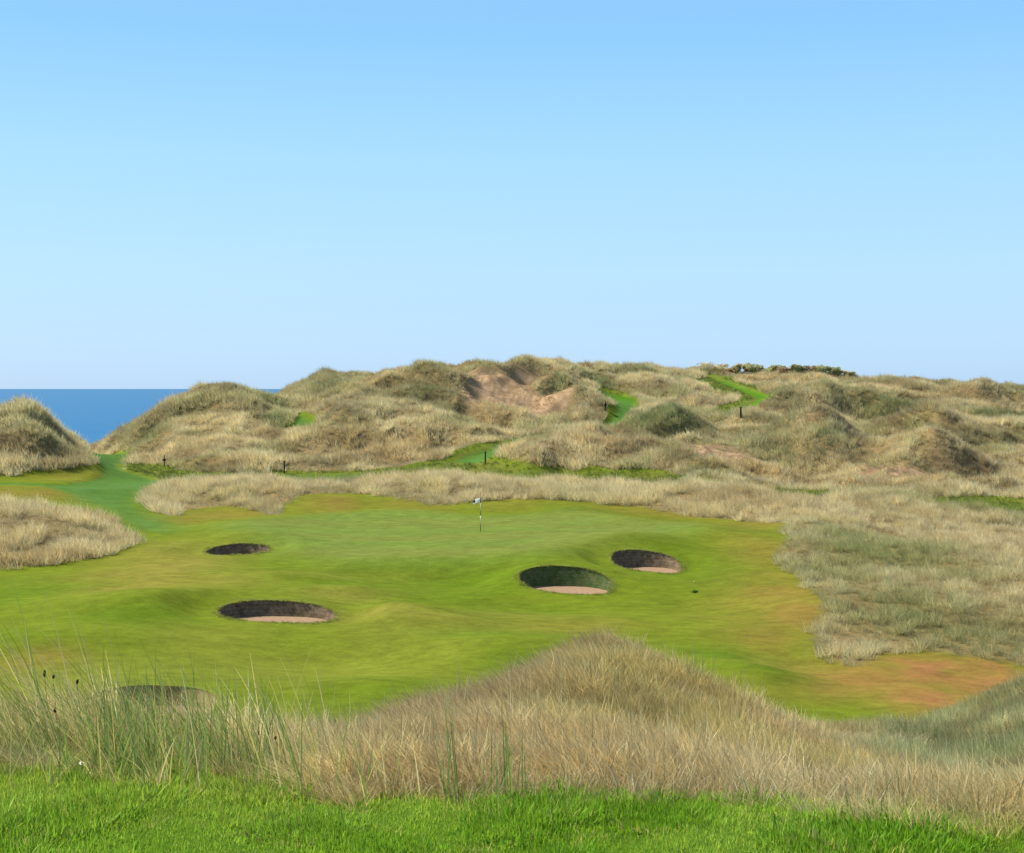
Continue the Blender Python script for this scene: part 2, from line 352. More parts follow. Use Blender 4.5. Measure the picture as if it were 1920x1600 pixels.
# ----------------------------------------------------------------- colour of ground and grass, as plan fields
def blob(X, Y, px, py, rx, ry, ymin=28.0):
    x0, y0 = hit(px, py, ymin)
    return np.exp(-(((X - x0) / rx) ** 2 + ((Y - y0) / ry) ** 2))
def lerp(c, k, t): return c * (1 - t[:, None]) + np.array(k)[None] * t[:, None]
C_FAIR = (0.1015, 0.1353, 0.01008); C_FAIR2 = (0.07695, 0.1221, 0.00648); C_GREEN = (0.104, 0.1484, 0.0264); C_PATH = (.056, .118, .020); C_PATHUP = (0.0575, 0.1421, 0.008)
C_BROWN = (.165, .113, .025); C_ORANGE = (.215, .105, .038); C_YEL = (0.1682, 0.147, 0.02925)
C_SEMI = (0.0805, 0.105, 0.0168); C_EARTH = (0.188, 0.1387, 0.065); C_SAND = (.335, .235, .15); C_LAWN = (.045, .095, .008)
def turf_colour(X, Y, m):
    n1 = fbm(X, Y, 6, 4, 71); n2 = fbm(X * .55, Y, 1.4, 3, 77); n3 = fbm(X, Y, 16, 3, 83); n4 = fbm(X * .45, Y, .45, 2, 85)
    c = np.repeat(np.array(C_FAIR)[None], len(X), 0)
    c = lerp(c, C_FAIR2, smooth(n1, .42, .68) * .6)
    c = lerp(c, C_YEL, smooth(n3, .5, .75) * .28)
    br = np.zeros(len(X))
    for px, py, rx, ry, a in ((620, 945, 3, 6, .8), (760, 952, 4, 5, .7), (1120, 955, 5, 5, .6), (1230, 965, 6, 4, .9), (1000, 945, 5, 4, .55), (1400, 985, 5, 5, .7), (1430, 1040, 2.5, 7, .75), (1450, 1110, 3.4, 7, 1), (1500, 1150, 2.4, 6, 1), (1400, 1150, 3, 5, .5), (1440, 1190, 2.5, 4, .75),
                              (1560, 1270, 3, 3.5, .8), (1480, 1300, 2.5, 2, .5), (40, 932, 6, 4, .8), (-60, 928, 8, 5, .8), (420, 965, 4, 4, .95), (340, 975, 2.5, 3, .7), (310, 925, 2, 3, .7), (330, 912, 3, 3, .5), (1080, 1175, 4, 2.5, .45), (130, 890, 4, 6, .5),
                              (350, 985, 2, 2, .3), (1000, 1170, 3, 2, .3), (80, 1240, 2, 2, .6), (300, 1055, 3.5, 5, .5), (180, 1080, 4, 3, .6), (280, 1090, 3, 3, .6)):
        br = np.maximum(br, a * blob(X, Y, px, py, rx, ry))
    br = np.clip(br * (.55 + .9 * fbm(X, Y, 2.2, 3, 91)), 0, 1)
    c = lerp(c, C_BROWN, br * .8)
    ye = np.zeros(len(X))
    for px, py, rx, ry, a in ((330, 1060, 3, 9, .8), (300, 1030, 3, 5, .6), (420, 1085, 2.5, 3, .6), (640, 1120, 2.2, 1.4, .7), (720, 1150, 2.2, 1.2, .7), (800, 1165, 2.5, 1, .6), (560, 1078, 4, 1.5, .5), (230, 1110, 3.5, 2, .6), (1380, 1235, 2, 1.2, .7), (1450, 1240, 2, 1, .6), (960, 1150, 4, 2, .35), (860, 1185, 4, 2, .35), (350, 1190, 3, 2, .3)):
        ye = np.maximum(ye, a * blob(X, Y, px, py, rx, ry))
    c = lerp(c, C_YEL, ye * .85)
    orr = np.zeros(len(X))
    for px, py, rx, ry, a in ((1640, 1275, 2.0, 3, .7), (1760, 1265, 2.6, 4, 1), (1880, 1275, 2.5, 4, 1), (1750, 1310, 2.2, 3, .95), (2050, 1290, 5, 5, 1), (1500, 1140, 1.2, 2.5, .25), (1560, 1300, 1.4, 1.5, .4)):
        orr = np.maximum(orr, a * blob(X, Y, px, py, rx, ry))
    orr = np.clip(orr * (.25 + 1.15 * fbm(X, Y, 1.1, 4, 93)), 0, 1)
    c = lerp(c, C_ORANGE, orr)
    gr = np.zeros(len(X))
    for px, py, rx, ry, a in ((900, 1080, 5, 2.5, .55), (820, 1065, 6, 1.6, .6), (230, 1170, 2.2, 2.2, .55), (1000, 1245, 1.8, 1.8, .8), (920, 1200, 3, 1.2, .4), (1340, 1230, 1.6, 1.4, .8), (1060, 965, 3, 4, .6), (1150, 968, 3, 3, .5), (1300, 1075, 3, 6, .5), (40, 1090, 3, 3, .5), (1450, 1270, 1.4, 2, .5), (60, 1110, 2.5, 3, .6)):
        gr = np.maximum(gr, a * blob(X, Y, px, py, rx, ry))
    c = lerp(c, (0.05985, 0.1188, 0.005), gr)
    # closely mown putting green
    g = smooth(m['green'], -2.2, 2.6)
    gc = np.repeat(np.array(C_GREEN)[None], len(X), 0)
    gc = lerp(gc, (0.1183, 0.1363, 0.0275), smooth(fbm(X * .3, Y, 3, 3, 99), .45, .7) * .7)
    c = c * (1 - g[:, None]) + gc * g[:, None]
    # far shaggy valley, paths
    s = smooth(m['valley'], -.5, 1.2)
    sc = lerp(np.repeat(np.array(C_SEMI)[None], len(X), 0), (0.1235, 0.1292, 0.021), smooth(n1, .5, .7) * .6)
    c = c * (1 - s[:, None]) + sc * s[:, None]
    pw = 1 - smooth(Y, 95, 118); p = smooth(m['path'], -.25 - 1.6 * pw, .7 + 2.2 * pw)
    pc = np.repeat(np.array(C_PATH)[None], len(X), 0)
    pc = lerp(pc, C_PATHUP, np.clip(smooth(X, 5, 14), 0, 1))
    pc = lerp(pc, (0.065, 0.1363, 0.03), smooth(fbm(X, Y * .4, 5, 3, 111), .45, .7) * .7)
    c = c * (1 - p[:, None]) + pc * p[:, None]
    u = np.maximum(smooth(m['upper'], -.3, .8), 0) * (1 - p)
    c = lerp(c, (0.0975, 0.1258, 0.021), u)
    L = smooth(m['lawn'], -.25, .15)
    c = lerp(c, C_LAWN, L)
    c = c * (.90 + .20 * n2)[:, None] * (.89 + .22 * n4)[:, None] * np.array((1.04, 1.085, 1.15))[None]
    return c
# fields of the long grass: greenness, grey-dark dead thatch plus shade painted on the dunes' right flanks, bare sand
def rough_fields(X, Y):
    fr = smooth(Y, 118, 128); g = smooth(fbm(X, Y, 7, 3, 121), .50, .66) * (.12 + .30 * fr); d = smooth(fbm(X, Y, 5, 3, 131), .54, .70) * (.12 + .36 * fr); s = np.zeros(len(X))
    for px, py, rx, ry, a in ((60, 800, 5, 5, .4), (30, 770, 5, 5, .3), (100, 830, 4, 4, .25), (280, 815, 3, 6, .7), (370, 760, 6, 4, .5), (240, 790, 4, 4, .4), (620, 725, 6, 8, .6), (520, 790, 2.0, 4, .9), (500, 755, 4, 6, .7), (790, 740, 4, 5, .7), (740, 745, 5, 5, .5),
                              (1200, 700, 7, 5, .6), (1120, 715, 3, 6, .8), (1040, 710, 3, 5, .6), (1250, 785, 4.5, 5, 1.0), (1210, 795, 2.5, 3, .9), (1300, 780, 3, 4, .8), (1290, 715, 5, 6, .5), (1680, 770, 5, 5, .8), (1640, 755, 4, 4, .6), (1880, 790, 8, 5, .8), (1730, 810, 2.5, 4, .6), (1560, 830, 3, 3, .6), (1540, 845, 2.5, 3, .4),
                              (1640, 1040, 4, 6, .85), (1720, 1035, 3, 5, .7), (1600, 1010, 3, 4, .75), (1550, 1075, 3, 5, .6), (1700, 1150, 4, 6, .7), (1820, 1190, 4, 5, .6), (1650, 1110, 3, 4, .4), (1780, 1070, 3, 5, .5), (1880, 1220, 3, 3, .5), (1870, 960, 6, 5, .8), (1760, 945, 5, 4, .7), (1560, 925, 6, 3, .6), (1620, 715, 6, 6, .3), (640, 800, 4, 4, .4), (700, 770, 4, 4, .3), (980, 760, 2, 2, .2)):
        g = np.maximum(g, a * blob(X, Y, px, py, rx, ry))
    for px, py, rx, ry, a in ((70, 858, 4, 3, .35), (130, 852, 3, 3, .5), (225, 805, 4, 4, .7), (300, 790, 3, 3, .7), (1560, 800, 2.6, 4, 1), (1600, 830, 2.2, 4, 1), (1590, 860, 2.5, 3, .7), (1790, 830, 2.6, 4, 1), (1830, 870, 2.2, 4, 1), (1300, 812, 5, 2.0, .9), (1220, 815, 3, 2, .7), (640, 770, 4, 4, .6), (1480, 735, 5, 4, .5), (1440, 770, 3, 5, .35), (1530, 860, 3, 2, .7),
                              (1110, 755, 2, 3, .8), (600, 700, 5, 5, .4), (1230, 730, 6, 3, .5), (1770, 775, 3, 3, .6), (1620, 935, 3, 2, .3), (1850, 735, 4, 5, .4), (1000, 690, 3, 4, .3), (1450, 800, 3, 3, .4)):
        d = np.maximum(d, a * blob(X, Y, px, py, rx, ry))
    for px, py, rx, ry, a in ((960, 752, 6.5, 7, 1), (930, 722, 6, 8, .8), (1015, 756, 4.5, 6, 1), (985, 722, 5, 7, .75), (895, 755, 3, 5, .9), (1370, 860, 6, 5, .8), (1430, 875, 5, 4, .8), (1320, 850, 3, 3, .5), (1690, 880, 6, 4, .85), (1740, 895, 5, 4, .75), (1640, 880, 3, 3, .6), (1710, 960, 3, 2, .8), (1780, 985, 4, 3, .6), (1880, 1010, 5, 5, .5), (1640, 965, 3, 3, .5), (1850, 1050, 4, 4, .4), (1180, 825, 3, 2, .5), (1780, 915, 4, 3, .5), (1560, 890, 3, 2, .4)):
        s = np.maximum(s, a * blob(X, Y, px, py, rx, ry))
    s = s * (.55 + .85 * fbm(X, Y, 1.3, 3, 151)); return np.clip(g, 0, 1), np.clip(d, 0, 1), np.clip(s, 0, 1)
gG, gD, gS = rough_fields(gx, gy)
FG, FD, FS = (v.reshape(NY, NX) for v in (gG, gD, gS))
def ground_colour(X, Y, m, g, d, s):
    t = turf_colour(X, Y, m)
    e = np.repeat(np.array(C_EARTH)[None], len(X), 0)
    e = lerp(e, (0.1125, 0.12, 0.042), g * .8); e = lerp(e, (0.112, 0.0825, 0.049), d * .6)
    e = lerp(e, C_SAND, smooth(s, .22, .8)); e = lerp(e, (.21, .145, .085), smooth(s, .22, .5) * smooth(fbm(X, Y, .7, 3, 155), .44, .56) * .85)
    e = e * (.75 + .5 * fbm(X, Y, 1.6, 3, 141))[:, None]
    near = 1 - smooth(Y, 20, 32)
    e = lerp(e, (0.16, 0.132, 0.06), near * .8)
    e = lerp(e, (.52, .42, .28), smooth(Y, 255, 290) * smooth(-X, -60, -20))
    k = smooth(m['mown'], -1.1, -.1)
    return t * k[:, None] + e * (1 - k)[:, None]
GC = ground_colour(gx, gy, GM, gG, gD, gS)

# ----------------------------------------------------------------- materials
def mat(name):
    m = bpy.data.materials.new(name); m.use_nodes = True
    nt = m.node_tree; nt.nodes.clear()
    out = nt.nodes.new('ShaderNodeOutputMaterial')
    return m, nt, out
def nd(nt, t, **kw):
    n = nt.nodes.new(t)
    for k, v in kw.items():
        if k.startswith('i_'): n.inputs[k[2:].replace('_', ' ')].default_value = v
        else: setattr(n, k, v)
    return n
def principled(nt, out, rough=.8, spec=.2):
    b = nd(nt, 'ShaderNodeBsdfPrincipled'); b.inputs['Roughness'].default_value = rough; b.inputs['Specular IOR Level'].default_value = spec
    nt.links.new(b.outputs[0], out.inputs[0]); return b
def ground_material():
    m, nt, out = mat('ground_turf'); b = principled(nt, out, 1.0, .02)
    a = nd(nt, 'ShaderNodeAttribute', attribute_name='Col')
    tc = nd(nt, 'ShaderNodeTexCoord')
    n1 = nd(nt, 'ShaderNodeTexNoise'); n1.inputs['Scale'].default_value = 9.0; n1.inputs['Detail'].default_value = 7; n1.inputs['Roughness'].default_value = .75
    n2 = nd(nt, 'ShaderNodeTexNoise'); n2.inputs['Scale'].default_value = 2.2; n2.inputs['Detail'].default_value = 6; n2.inputs['Roughness'].default_value = .65
    mp = nd(nt, 'ShaderNodeMapping'); mp.inputs['Scale'].default_value = (.55, 1, 1)
    nt.links.new(tc.outputs['Object'], mp.inputs[0]); nt.links.new(mp.outputs[0], n1.inputs['Vector']); nt.links.new(mp.outputs[0], n2.inputs['Vector'])
    ad = nd(nt, 'ShaderNodeMath', operation='ADD'); nt.links.new(n1.outputs[0], ad.inputs[0]); nt.links.new(n2.outputs[0], ad.inputs[1])
    mr = nd(nt, 'ShaderNodeMapRange'); mr.inputs['From Min'].default_value = .7; mr.inputs['From Max'].default_value = 1.3; mr.inputs['To Min'].default_value = .70; mr.inputs['To Max'].default_value = 1.30
    nt.links.new(ad.outputs[0], mr.inputs[0])
    mu = nd(nt, 'ShaderNodeMix', data_type='RGBA', blend_type='MULTIPLY'); mu.inputs[0].default_value = 1
    nt.links.new(a.outputs['Color'], mu.inputs[6]); nt.links.new(mr.outputs[0], mu.inputs[7])
    nt.links.new(mu.outputs[2], b.inputs['Base Color'])
    bp = nd(nt, 'ShaderNodeBump'); bp.inputs['Strength'].default_value = .35; bp.inputs['Distance'].default_value = .06
    nt.links.new(n1.outputs[0], bp.inputs['Height']); nt.links.new(bp.outputs[0], b.inputs['Normal'])
    return m
MG = ground_material()
def simple(name, col, rough=.6, spec=.3, noise=None):
    m, nt, out = mat(name); b = principled(nt, out, rough, spec)
    if noise:
        n = nd(nt, 'ShaderNodeTexNoise'); n.inputs['Scale'].default_value = noise[0]; n.inputs['Detail'].default_value = 6
        tc = nd(nt, 'ShaderNodeTexCoord'); nt.links.new(tc.outputs['Object'], n.inputs['Vector'])
        r = nd(nt, 'ShaderNodeValToRGB'); r.color_ramp.elements[0].color = tuple(v * (1 - noise[1]) for v in col) + (1,); r.color_ramp.elements[1].color = tuple(min(1, v * (1 + noise[1])) for v in col) + (1,)
        r.color_ramp.elements[0].position = .3; r.color_ramp.elements[1].position = .7
        nt.links.new(n.outputs[0], r.inputs[0]); nt.links.new(r.outputs[0], b.inputs['Base Color'])
        bp = nd(nt, 'ShaderNodeBump'); bp.inputs['Strength'].default_value = .3; bp.inputs['Distance'].default_value = .03
        nt.links.new(n.outputs[0], bp.inputs['Height']); nt.links.new(bp.outputs[0], b.inputs['Normal'])
    else:
        b.inputs['Base Color'].default_value = tuple(col) + (1,)
    return m
def grass_material(name, attr_type='INSTANCER', transl=.42):
    m, nt, out = mat(name)
    a = nd(nt, 'ShaderNodeAttribute', attribute_name='tint'); a.attribute_type = attr_type
    v = nd(nt, 'ShaderNodeAttribute', attribute_name='bladevar')
    mu = nd(nt, 'ShaderNodeMix', data_type='RGBA', blend_type='MULTIPLY'); mu.inputs[0].default_value = 1
    nt.links.new(a.outputs['Color'], mu.inputs[6]); nt.links.new(v.outputs['Color'], mu.inputs[7])
    b = nd(nt, 'ShaderNodeBsdfPrincipled'); b.inputs['Roughness'].default_value = .65; b.inputs['Specular IOR Level'].default_value = .25
    t = nd(nt, 'ShaderNodeBsdfTranslucent'); mx = nd(nt, 'ShaderNodeMixShader'); mx.inputs[0].default_value = transl
    nt.links.new(mu.outputs[2], b.inputs['Base Color']); nt.links.new(mu.outputs[2], t.inputs['Color'])
    nt.links.new(b.outputs[0], mx.inputs[1]); nt.links.new(t.outputs[0], mx.inputs[2]); nt.links.new(mx.outputs[0], out.inputs[0])
    return m
MGR = grass_material('grass_blades')
MGI = grass_material('grass_blades_single', 'GEOMETRY', .45)

# ----------------------------------------------------------------- object helpers
def tag(o, label=None, cat=None, group=None, kind=None):
    if label: o['label'] = label
    if cat: o['category'] = cat
    if group: o['group'] = group
    if kind: o['kind'] = kind
    return o
def link(name, me, m=None, parent=None):
    o = bpy.data.objects.new(name, me); COL.objects.link(o)
    if m is not None and len(me.materials) == 0: me.materials.append(m)
    if parent is not None: o.parent = parent
    return o
def empty(name, loc):
    o = bpy.data.objects.new(name, None); COL.objects.link(o); o.location = loc; o.empty_display_size = .2
    return o
def np_mesh(name, V, faces_flat, sizes, smooth_=True):
    me = bpy.data.meshes.new(name)
    V = np.asarray(V, np.float32); faces_flat = np.asarray(faces_flat, np.int32); sizes = np.asarray(sizes, np.int32)
    me.vertices.add(len(V)); me.vertices.foreach_set('co', V.ravel())
    me.loops.add(len(faces_flat)); me.loops.foreach_set('vertex_index', faces_flat)
    me.polygons.add(len(sizes)); st = np.concatenate([[0], np.cumsum(sizes)[:-1]]).astype(np.int32)
    me.polygons.foreach_set('loop_start', st); me.polygons.foreach_set('loop_total', sizes)
    me.update(calc_edges=True); me.validate()
    if smooth_: me.polygons.foreach_set('use_smooth', np.ones(len(sizes), bool))
    return me
def set_col(me, name, C):
    at = me.attributes.new(name, 'FLOAT_COLOR', 'POINT')
    at.data.foreach_set('color', np.concatenate([C, np.ones((len(C), 1))], 1).astype(np.float32).ravel())

# ----------------------------------------------------------------- build the ground: grid faces, holes stitched round the bunkers
removed = np.zeros((NY - 1, NX - 1), bool)
extraV, extraF, extraCls = [], [], []
nbase = NX * NY
def grid_ij(x, y):
    i = np.interp(y, YL, np.arange(NY)); j = (x / halfw(np.array([y]))[0] + 1) / 2 * (NX - 1)
    return i, j
for b in BUNKERS:
    o = b['o']
    ij = np.array([grid_ij(x, y) for x, y in o])
    i0, i1 = int(ij[:, 0].min()) - 2, int(ij[:, 0].max()) + 3
    j0, j1 = int(ij[:, 1].min()) - 2, int(ij[:, 1].max()) + 3
    removed[i0:i1, j0:j1] = True
    loop = [(i0, j) for j in range(j0, j1)] + [(i, j1) for i in range(i0, i1)] + [(i1, j) for j in range(j1, j0, -1)] + [(i, j0) for i in range(i1, i0, -1)]
    ids = [i * NX + j for i, j in loop]
    pts = [(GX[i, j], GY[i, j]) for i, j in loop]
    nl = len(pts)
    inn = [(i, j) for i in range(i0 + 1, i1) for j in range(j0 + 1, j1)]
    xi = np.array([GX[i, j] for i, j in inn]); yi = np.array([GY[i, j] for i, j in inn])
    far_ = sdist(xi, yi, o) < -.12
    for k in np.where(far_)[0]:
        ids.append(inn[k][0] * NX + inn[k][1]); pts.append((xi[k], yi[k]))
    st = len(pts)
    zo = H(o[:, 0], o[:, 1]); b['z'] = zo
    for k, (x, y) in enumerate(o):
        ids.append(nbase + len(extraV)); extraV.append((x, y, zo[k])); pts.append((x, y))
    edges = [(k, (k + 1) % nl) for k in range(nl)] + [(st + k, st + (k + 1) % len(o)) for k in range(len(o))]
    vv, ee, ff, ov, oe, of = geometry.delaunay_2d_cdt([Vector(p) for p in pts], edges, [], 0, 1e-6)
    cen = np.array([np.mean([vv[k][:] for k in f], 0) for f in ff])
    ins = sdist(cen[:, 0], cen[:, 1], o) > 0
    for f, q in zip(ff, ins):
        if q: continue
        t = [ids[ov[k][0]] for k in f]
        p = [vv[k] for k in f]
        if all(ov[k][0] < nl for k in f) and abs((p[1] - p[0]).cross(p[2] - p[0])) < 2e-3 * max((p[1] - p[0]).length, (p[2] - p[0]).length) ** 2: continue
        if (p[1] - p[0]).cross(p[2] - p[0]) < 0: t.reverse()
        extraF.append(t)
EV = np.array(extraV)
em = masks(EV[:, 0], EV[:, 1]); eg = rough_fields(EV[:, 0], EV[:, 1])
EC = ground_colour(EV[:, 0], EV[:, 1], em, *eg)
EN = bil(N3, EV[:, 0], EV[:, 1])
ALLV = np.concatenate([np.stack([gx, gy, gz], 1), EV]); ALLC = np.concatenate([GC, EC]); ALLN = np.concatenate([N3.reshape(-1, 3), EN])
bd = np.concatenate([GM['bunker'], em['bunker']])
rim = np.exp(-(np.clip(-bd, 0, 9) / .16) ** 2)          # lip of longer, yellower grass round each bunker
ALLC = lerp(ALLC, (0.144, 0.1674, 0.0375), rim * .55)
I, J = np.meshgrid(np.arange(NY - 1), np.arange(NX - 1), indexing='ij')
q = np.stack([I * NX + J, I * NX + J + 1, (I + 1) * NX + J + 1, (I + 1) * NX + J], -1)[~removed]
c1 = q[:, 0]
cls = np.zeros(len(q), int)                              # 0 dunes 1 fairway 2 green 3 path 4 lawn 5 valley
cls[(GM['main'][c1] > 0)] = 1; cls[GM['valley'][c1] > 0] = 5; cls[(GM['upper'][c1] > 0) | (GM['small'][c1] > 0)] = 5
cls[GM['green'][c1] > 0] = 2; cls[GM['path'][c1] > 0] = 3; cls[GM['lawn'][c1] > 0] = 4
fq = np.array(extraF)
def build_part(name, quads, tris):
    flat = np.concatenate([quads.ravel(), tris.ravel()]) if len(tris) else quads.ravel()
    sizes = np.concatenate([np.full(len(quads), 4), np.full(len(tris), 3)]) if len(tris) else np.full(len(quads), 4)
    used, inv = np.unique(flat, return_inverse=True)
    me = np_mesh(name, ALLV[used], inv, sizes)
    set_col(me, 'Col', ALLC[used])
    me.normals_split_custom_set_from_vertices([tuple(v) for v in ALLN[used]])
    return tag(link(name, me, MG), kind='structure')
NOT = np.zeros((0, 3), int)
tag(build_part('dune_ground', q[cls == 0], NOT), 'sandy dune terrain under the long grass')
tag(build_part('fairway', q[cls == 1], fq), 'mown olive green fairway with dry brown margins')
tag(build_part('putting_green', q[cls == 2], NOT), 'pale smooth putting green round the flag')
tag(build_part('grass_path', q[cls == 3], NOT), 'bright green mown paths winding between the dunes')
tag(build_part('valley_turf', q[cls == 5], NOT), 'shaggy dark green turf in the valley behind the green')
tag(build_part('lawn_ground', q[cls == 4], NOT), 'ground of the lawn in the foreground')

# ----------------------------------------------------------------- sea
def build_sea():
    ys = np.array([-4000, 60, 120, 180, 250, 330, 420, 520, 660, 850, 1100, 1500, 2200, 3500, 6000, 12000, 30000, 90000.])
    xs = np.array([-90000, -30000, -10000, -4000, -1500, -600, -250, -100, 0, 100, 250, 600, 1500, 4000, 10000, 30000, 90000.])
    V = np.array([(x, y, 0) for y in ys for x in xs]); n = len(xs)
    Fq = np.array([(i * n + j, i * n + j + 1, (i + 1) * n + j + 1, (i + 1) * n + j) for i in range(len(ys) - 1) for j in range(n - 1)])
    me = np_mesh('sea', V, Fq.ravel(), np.full(len(Fq), 4), False)
    m, nt, out = mat('sea_water'); b = nd(nt, 'ShaderNodeBsdfDiffuse'); gl = nd(nt, 'ShaderNodeBsdfGlossy'); gl.inputs['Roughness'].default_value = .25
    lw = nd(nt, 'ShaderNodeLayerWeight'); mr = nd(nt, 'ShaderNodeMapRange'); mr.inputs['From Min'].default_value = .93; mr.inputs['From Max'].default_value = 1.0; mr.inputs['To Min'].default_value = .02; mr.inputs['To Max'].default_value = .20
    ms = nd(nt, 'ShaderNodeMixShader'); nt.links.new(lw.outputs['Facing'], mr.inputs[0]); nt.links.new(mr.outputs[0], ms.inputs[0]); nt.links.new(b.outputs[0], ms.inputs[1]); nt.links.new(gl.outputs[0], ms.inputs[2]); nt.links.new(ms.outputs[0], out.inputs[0])
    tc = nd(nt, 'ShaderNodeTexCoord'); mp = nd(nt, 'ShaderNodeMapping'); mp.inputs['Scale'].default_value = (.05, .16, 1)
    nt.links.new(tc.outputs['Object'], mp.inputs[0])
    n1 = nd(nt, 'ShaderNodeTexNoise'); n1.inputs['Scale'].default_value = 1; n1.inputs['Detail'].default_value = 8; n1.inputs['Roughness'].default_value = .6
    nt.links.new(mp.outputs[0], n1.inputs['Vector'])
    r = nd(nt, 'ShaderNodeValToRGB'); r.color_ramp.elements[0].position = .3; r.color_ramp.elements[1].position = .72
    r.color_ramp.elements[0].color = (.016, .112, .265, 1); r.color_ramp.elements[1].color = (.026, .140, .31, 1)
    nt.links.new(n1.outputs[0], r.inputs[0]); nt.links.new(r.outputs[0], b.inputs['Color'])
    bp = nd(nt, 'ShaderNodeBump'); bp.inputs['Strength'].default_value = .5; bp.inputs['Distance'].default_value = 1.2
    nt.links.new(n1.outputs[0], bp.inputs['Height']); nt.links.new(bp.outputs[0], gl.inputs['Normal'])
    tag(link('sea', me, m), 'calm blue sea behind the dunes', kind='structure')
build_sea()

# ----------------------------------------------------------------- bunkers
def wall_material(name, c0, c1, c2):
    m, nt, out = mat(name); b = principled(nt, out, .95, .05)
    tc = nd(nt, 'ShaderNodeTexCoord'); sx = nd(nt, 'ShaderNodeSeparateXYZ'); nt.links.new(tc.outputs['Object'], sx.inputs[0])
    n = nd(nt, 'ShaderNodeTexNoise'); n.inputs['Scale'].default_value = 3.4; n.inputs['Detail'].default_value = 6; n.inputs['Roughness'].default_value = .7
    nt.links.new(tc.outputs['Object'], n.inputs['Vector'])
    r = nd(nt, 'ShaderNodeValToRGB'); e = r.color_ramp.elements; e[0].position = .32; e[0].color = c0 + (1,); e[1].position = .7; e[1].color = c2 + (1,); k = e.new(.5); k.color = c1 + (1,)
    w = nd(nt, 'ShaderNodeTexWave', wave_type='BANDS', bands_direction='Z'); w.inputs['Scale'].default_value = 1.9; w.inputs['Distortion'].default_value = 1.6; w.inputs['Detail'].default_value = 3
    nt.links.new(tc.outputs['Object'], w.inputs['Vector'])
    mx = nd(nt, 'ShaderNodeMath', operation='MULTIPLY_ADD'); mx.inputs[1].default_value = .06; nt.links.new(w.outputs['Fac'], mx.inputs[0]); nt.links.new(n.outputs[0], mx.inputs[2])
    nt.links.new(mx.outputs[0], r.inputs[0]); nt.links.new(r.outputs[0], b.inputs['Base Color'])
    n3 = nd(nt, 'ShaderNodeTexNoise'); n3.inputs['Scale'].default_value = 14; n3.inputs['Detail'].default_value = 5; nt.links.new(tc.outputs['Object'], n3.inputs['Vector'])
    a2 = nd(nt, 'ShaderNodeMath', operation='ADD'); nt.links.new(n.outputs[0], a2.inputs[0]); nt.links.new(n3.outputs[0], a2.inputs[1])
    bp = nd(nt, 'ShaderNodeBump'); bp.inputs['Strength'].default_value = .45; bp.inputs['Distance'].default_value = .04
    nt.links.new(a2.outputs[0], bp.inputs['Height']); nt.links.new(bp.outputs[0], b.inputs['Normal'])
    return m
MWB = wall_material('sod_wall_brown', (.055, .040, .026), (.12, .09, .06), (.20, .16, .11))
MWG = wall_material('sod_wall_green', (.030, .055, .018), (.058, .092, .03), (.12, .11, .06))
MWO = wall_material('sod_wall_olive', (.16, .135, .06), (.22, .19, .085), (.25, .225, .11))
MSAND = simple('bunker_sand', (.26, .18, .122), .95, .05, (5.0, .12))
for b in BUNKERS:
    o, zo = b['o'], b['z']
    n = len(o); c = o.mean(0)
    zc = EYE + (b['zf'] + b['zb']) / 2
    root = empty('bunker', (c[0], c[1], zc)); tag(root, b['label'], 'bunker', 'sod-walled bunkers round the green')
    y0, y1 = o[:, 1].min(), o[:, 1].max()
    nx_ = np.roll(o, -1, 0) - np.roll(o, 1, 0); nrm = np.stack([-nx_[:, 1], nx_[:, 0]], 1); nrm /= np.linalg.norm(nrm, axis=1, keepdims=True)
    zfl = EYE + b['zf'] + (b['zb'] - b['zf']) * np.clip((o[:, 1] - y0) / (y1 - y0), 0, 1)
    zfl = np.minimum(zfl, zo - .05)
    depth = zo - zfl
    rings = []
    T = (0, .03, .12, .25, .4, .55, .7, .85, 1.0)
    for t in T:
        ins = .34 * depth * t - (.05 if 0 < t < .1 else 0) * np.clip(depth, 0, 1) + .03 * depth * np.sin(t * 40)
        if t == 0: ins = 0 * depth
        p = o + nrm * ins[:, None]
        rings.append(np.column_stack([p, zo - depth * t * 1.0]))
    V = np.concatenate(rings) - np.array([c[0], c[1], zc])
    Fq = np.array([(a * n + k, a * n + (k + 1) % n, (a + 1) * n + (k + 1) % n, (a + 1) * n + k) for a in range(len(T) - 1) for k in range(n)])[:, ::-1]
    me = np_mesh('turf_wall', V, Fq.ravel(), np.full(len(Fq), 4))
    link('turf_wall', me, (MWB, MWG, MWO)[b['green']], root)
    base = rings[-1].copy(); base[:, :2] -= nrm * .03
    fl = [base]
    for s in (.8, .55, .3):
        r_ = base.copy(); r_[:, :2] = c + (base[:, :2] - c) * s; yy = np.clip((r_[:, 1] - y0) / (y1 - y0), 0, 1)
        r_[:, 2] = EYE + b['zf'] + (b['zb'] - b['zf']) * yy - .06 * (1 - s); fl.append(r_)
    V = np.concatenate(fl + [np.array([[c[0], c[1], EYE + (b['zf'] + b['zb']) / 2 - .07]])]) - np.array([c[0], c[1], zc])
    Fq = [(a * n + k, a * n + (k + 1) % n, (a + 1) * n + (k + 1) % n, (a + 1) * n + k) for a in range(3) for k in range(n)]
    flat = [v for f in Fq for v in f]; sz = [4] * len(Fq)
    for k in range(n): flat += [3 * n + k, 3 * n + (k + 1) % n, 4 * n]; sz.append(3)
    me = np_mesh('sand', V, flat, sz)
    link('sand', me, MSAND, root)

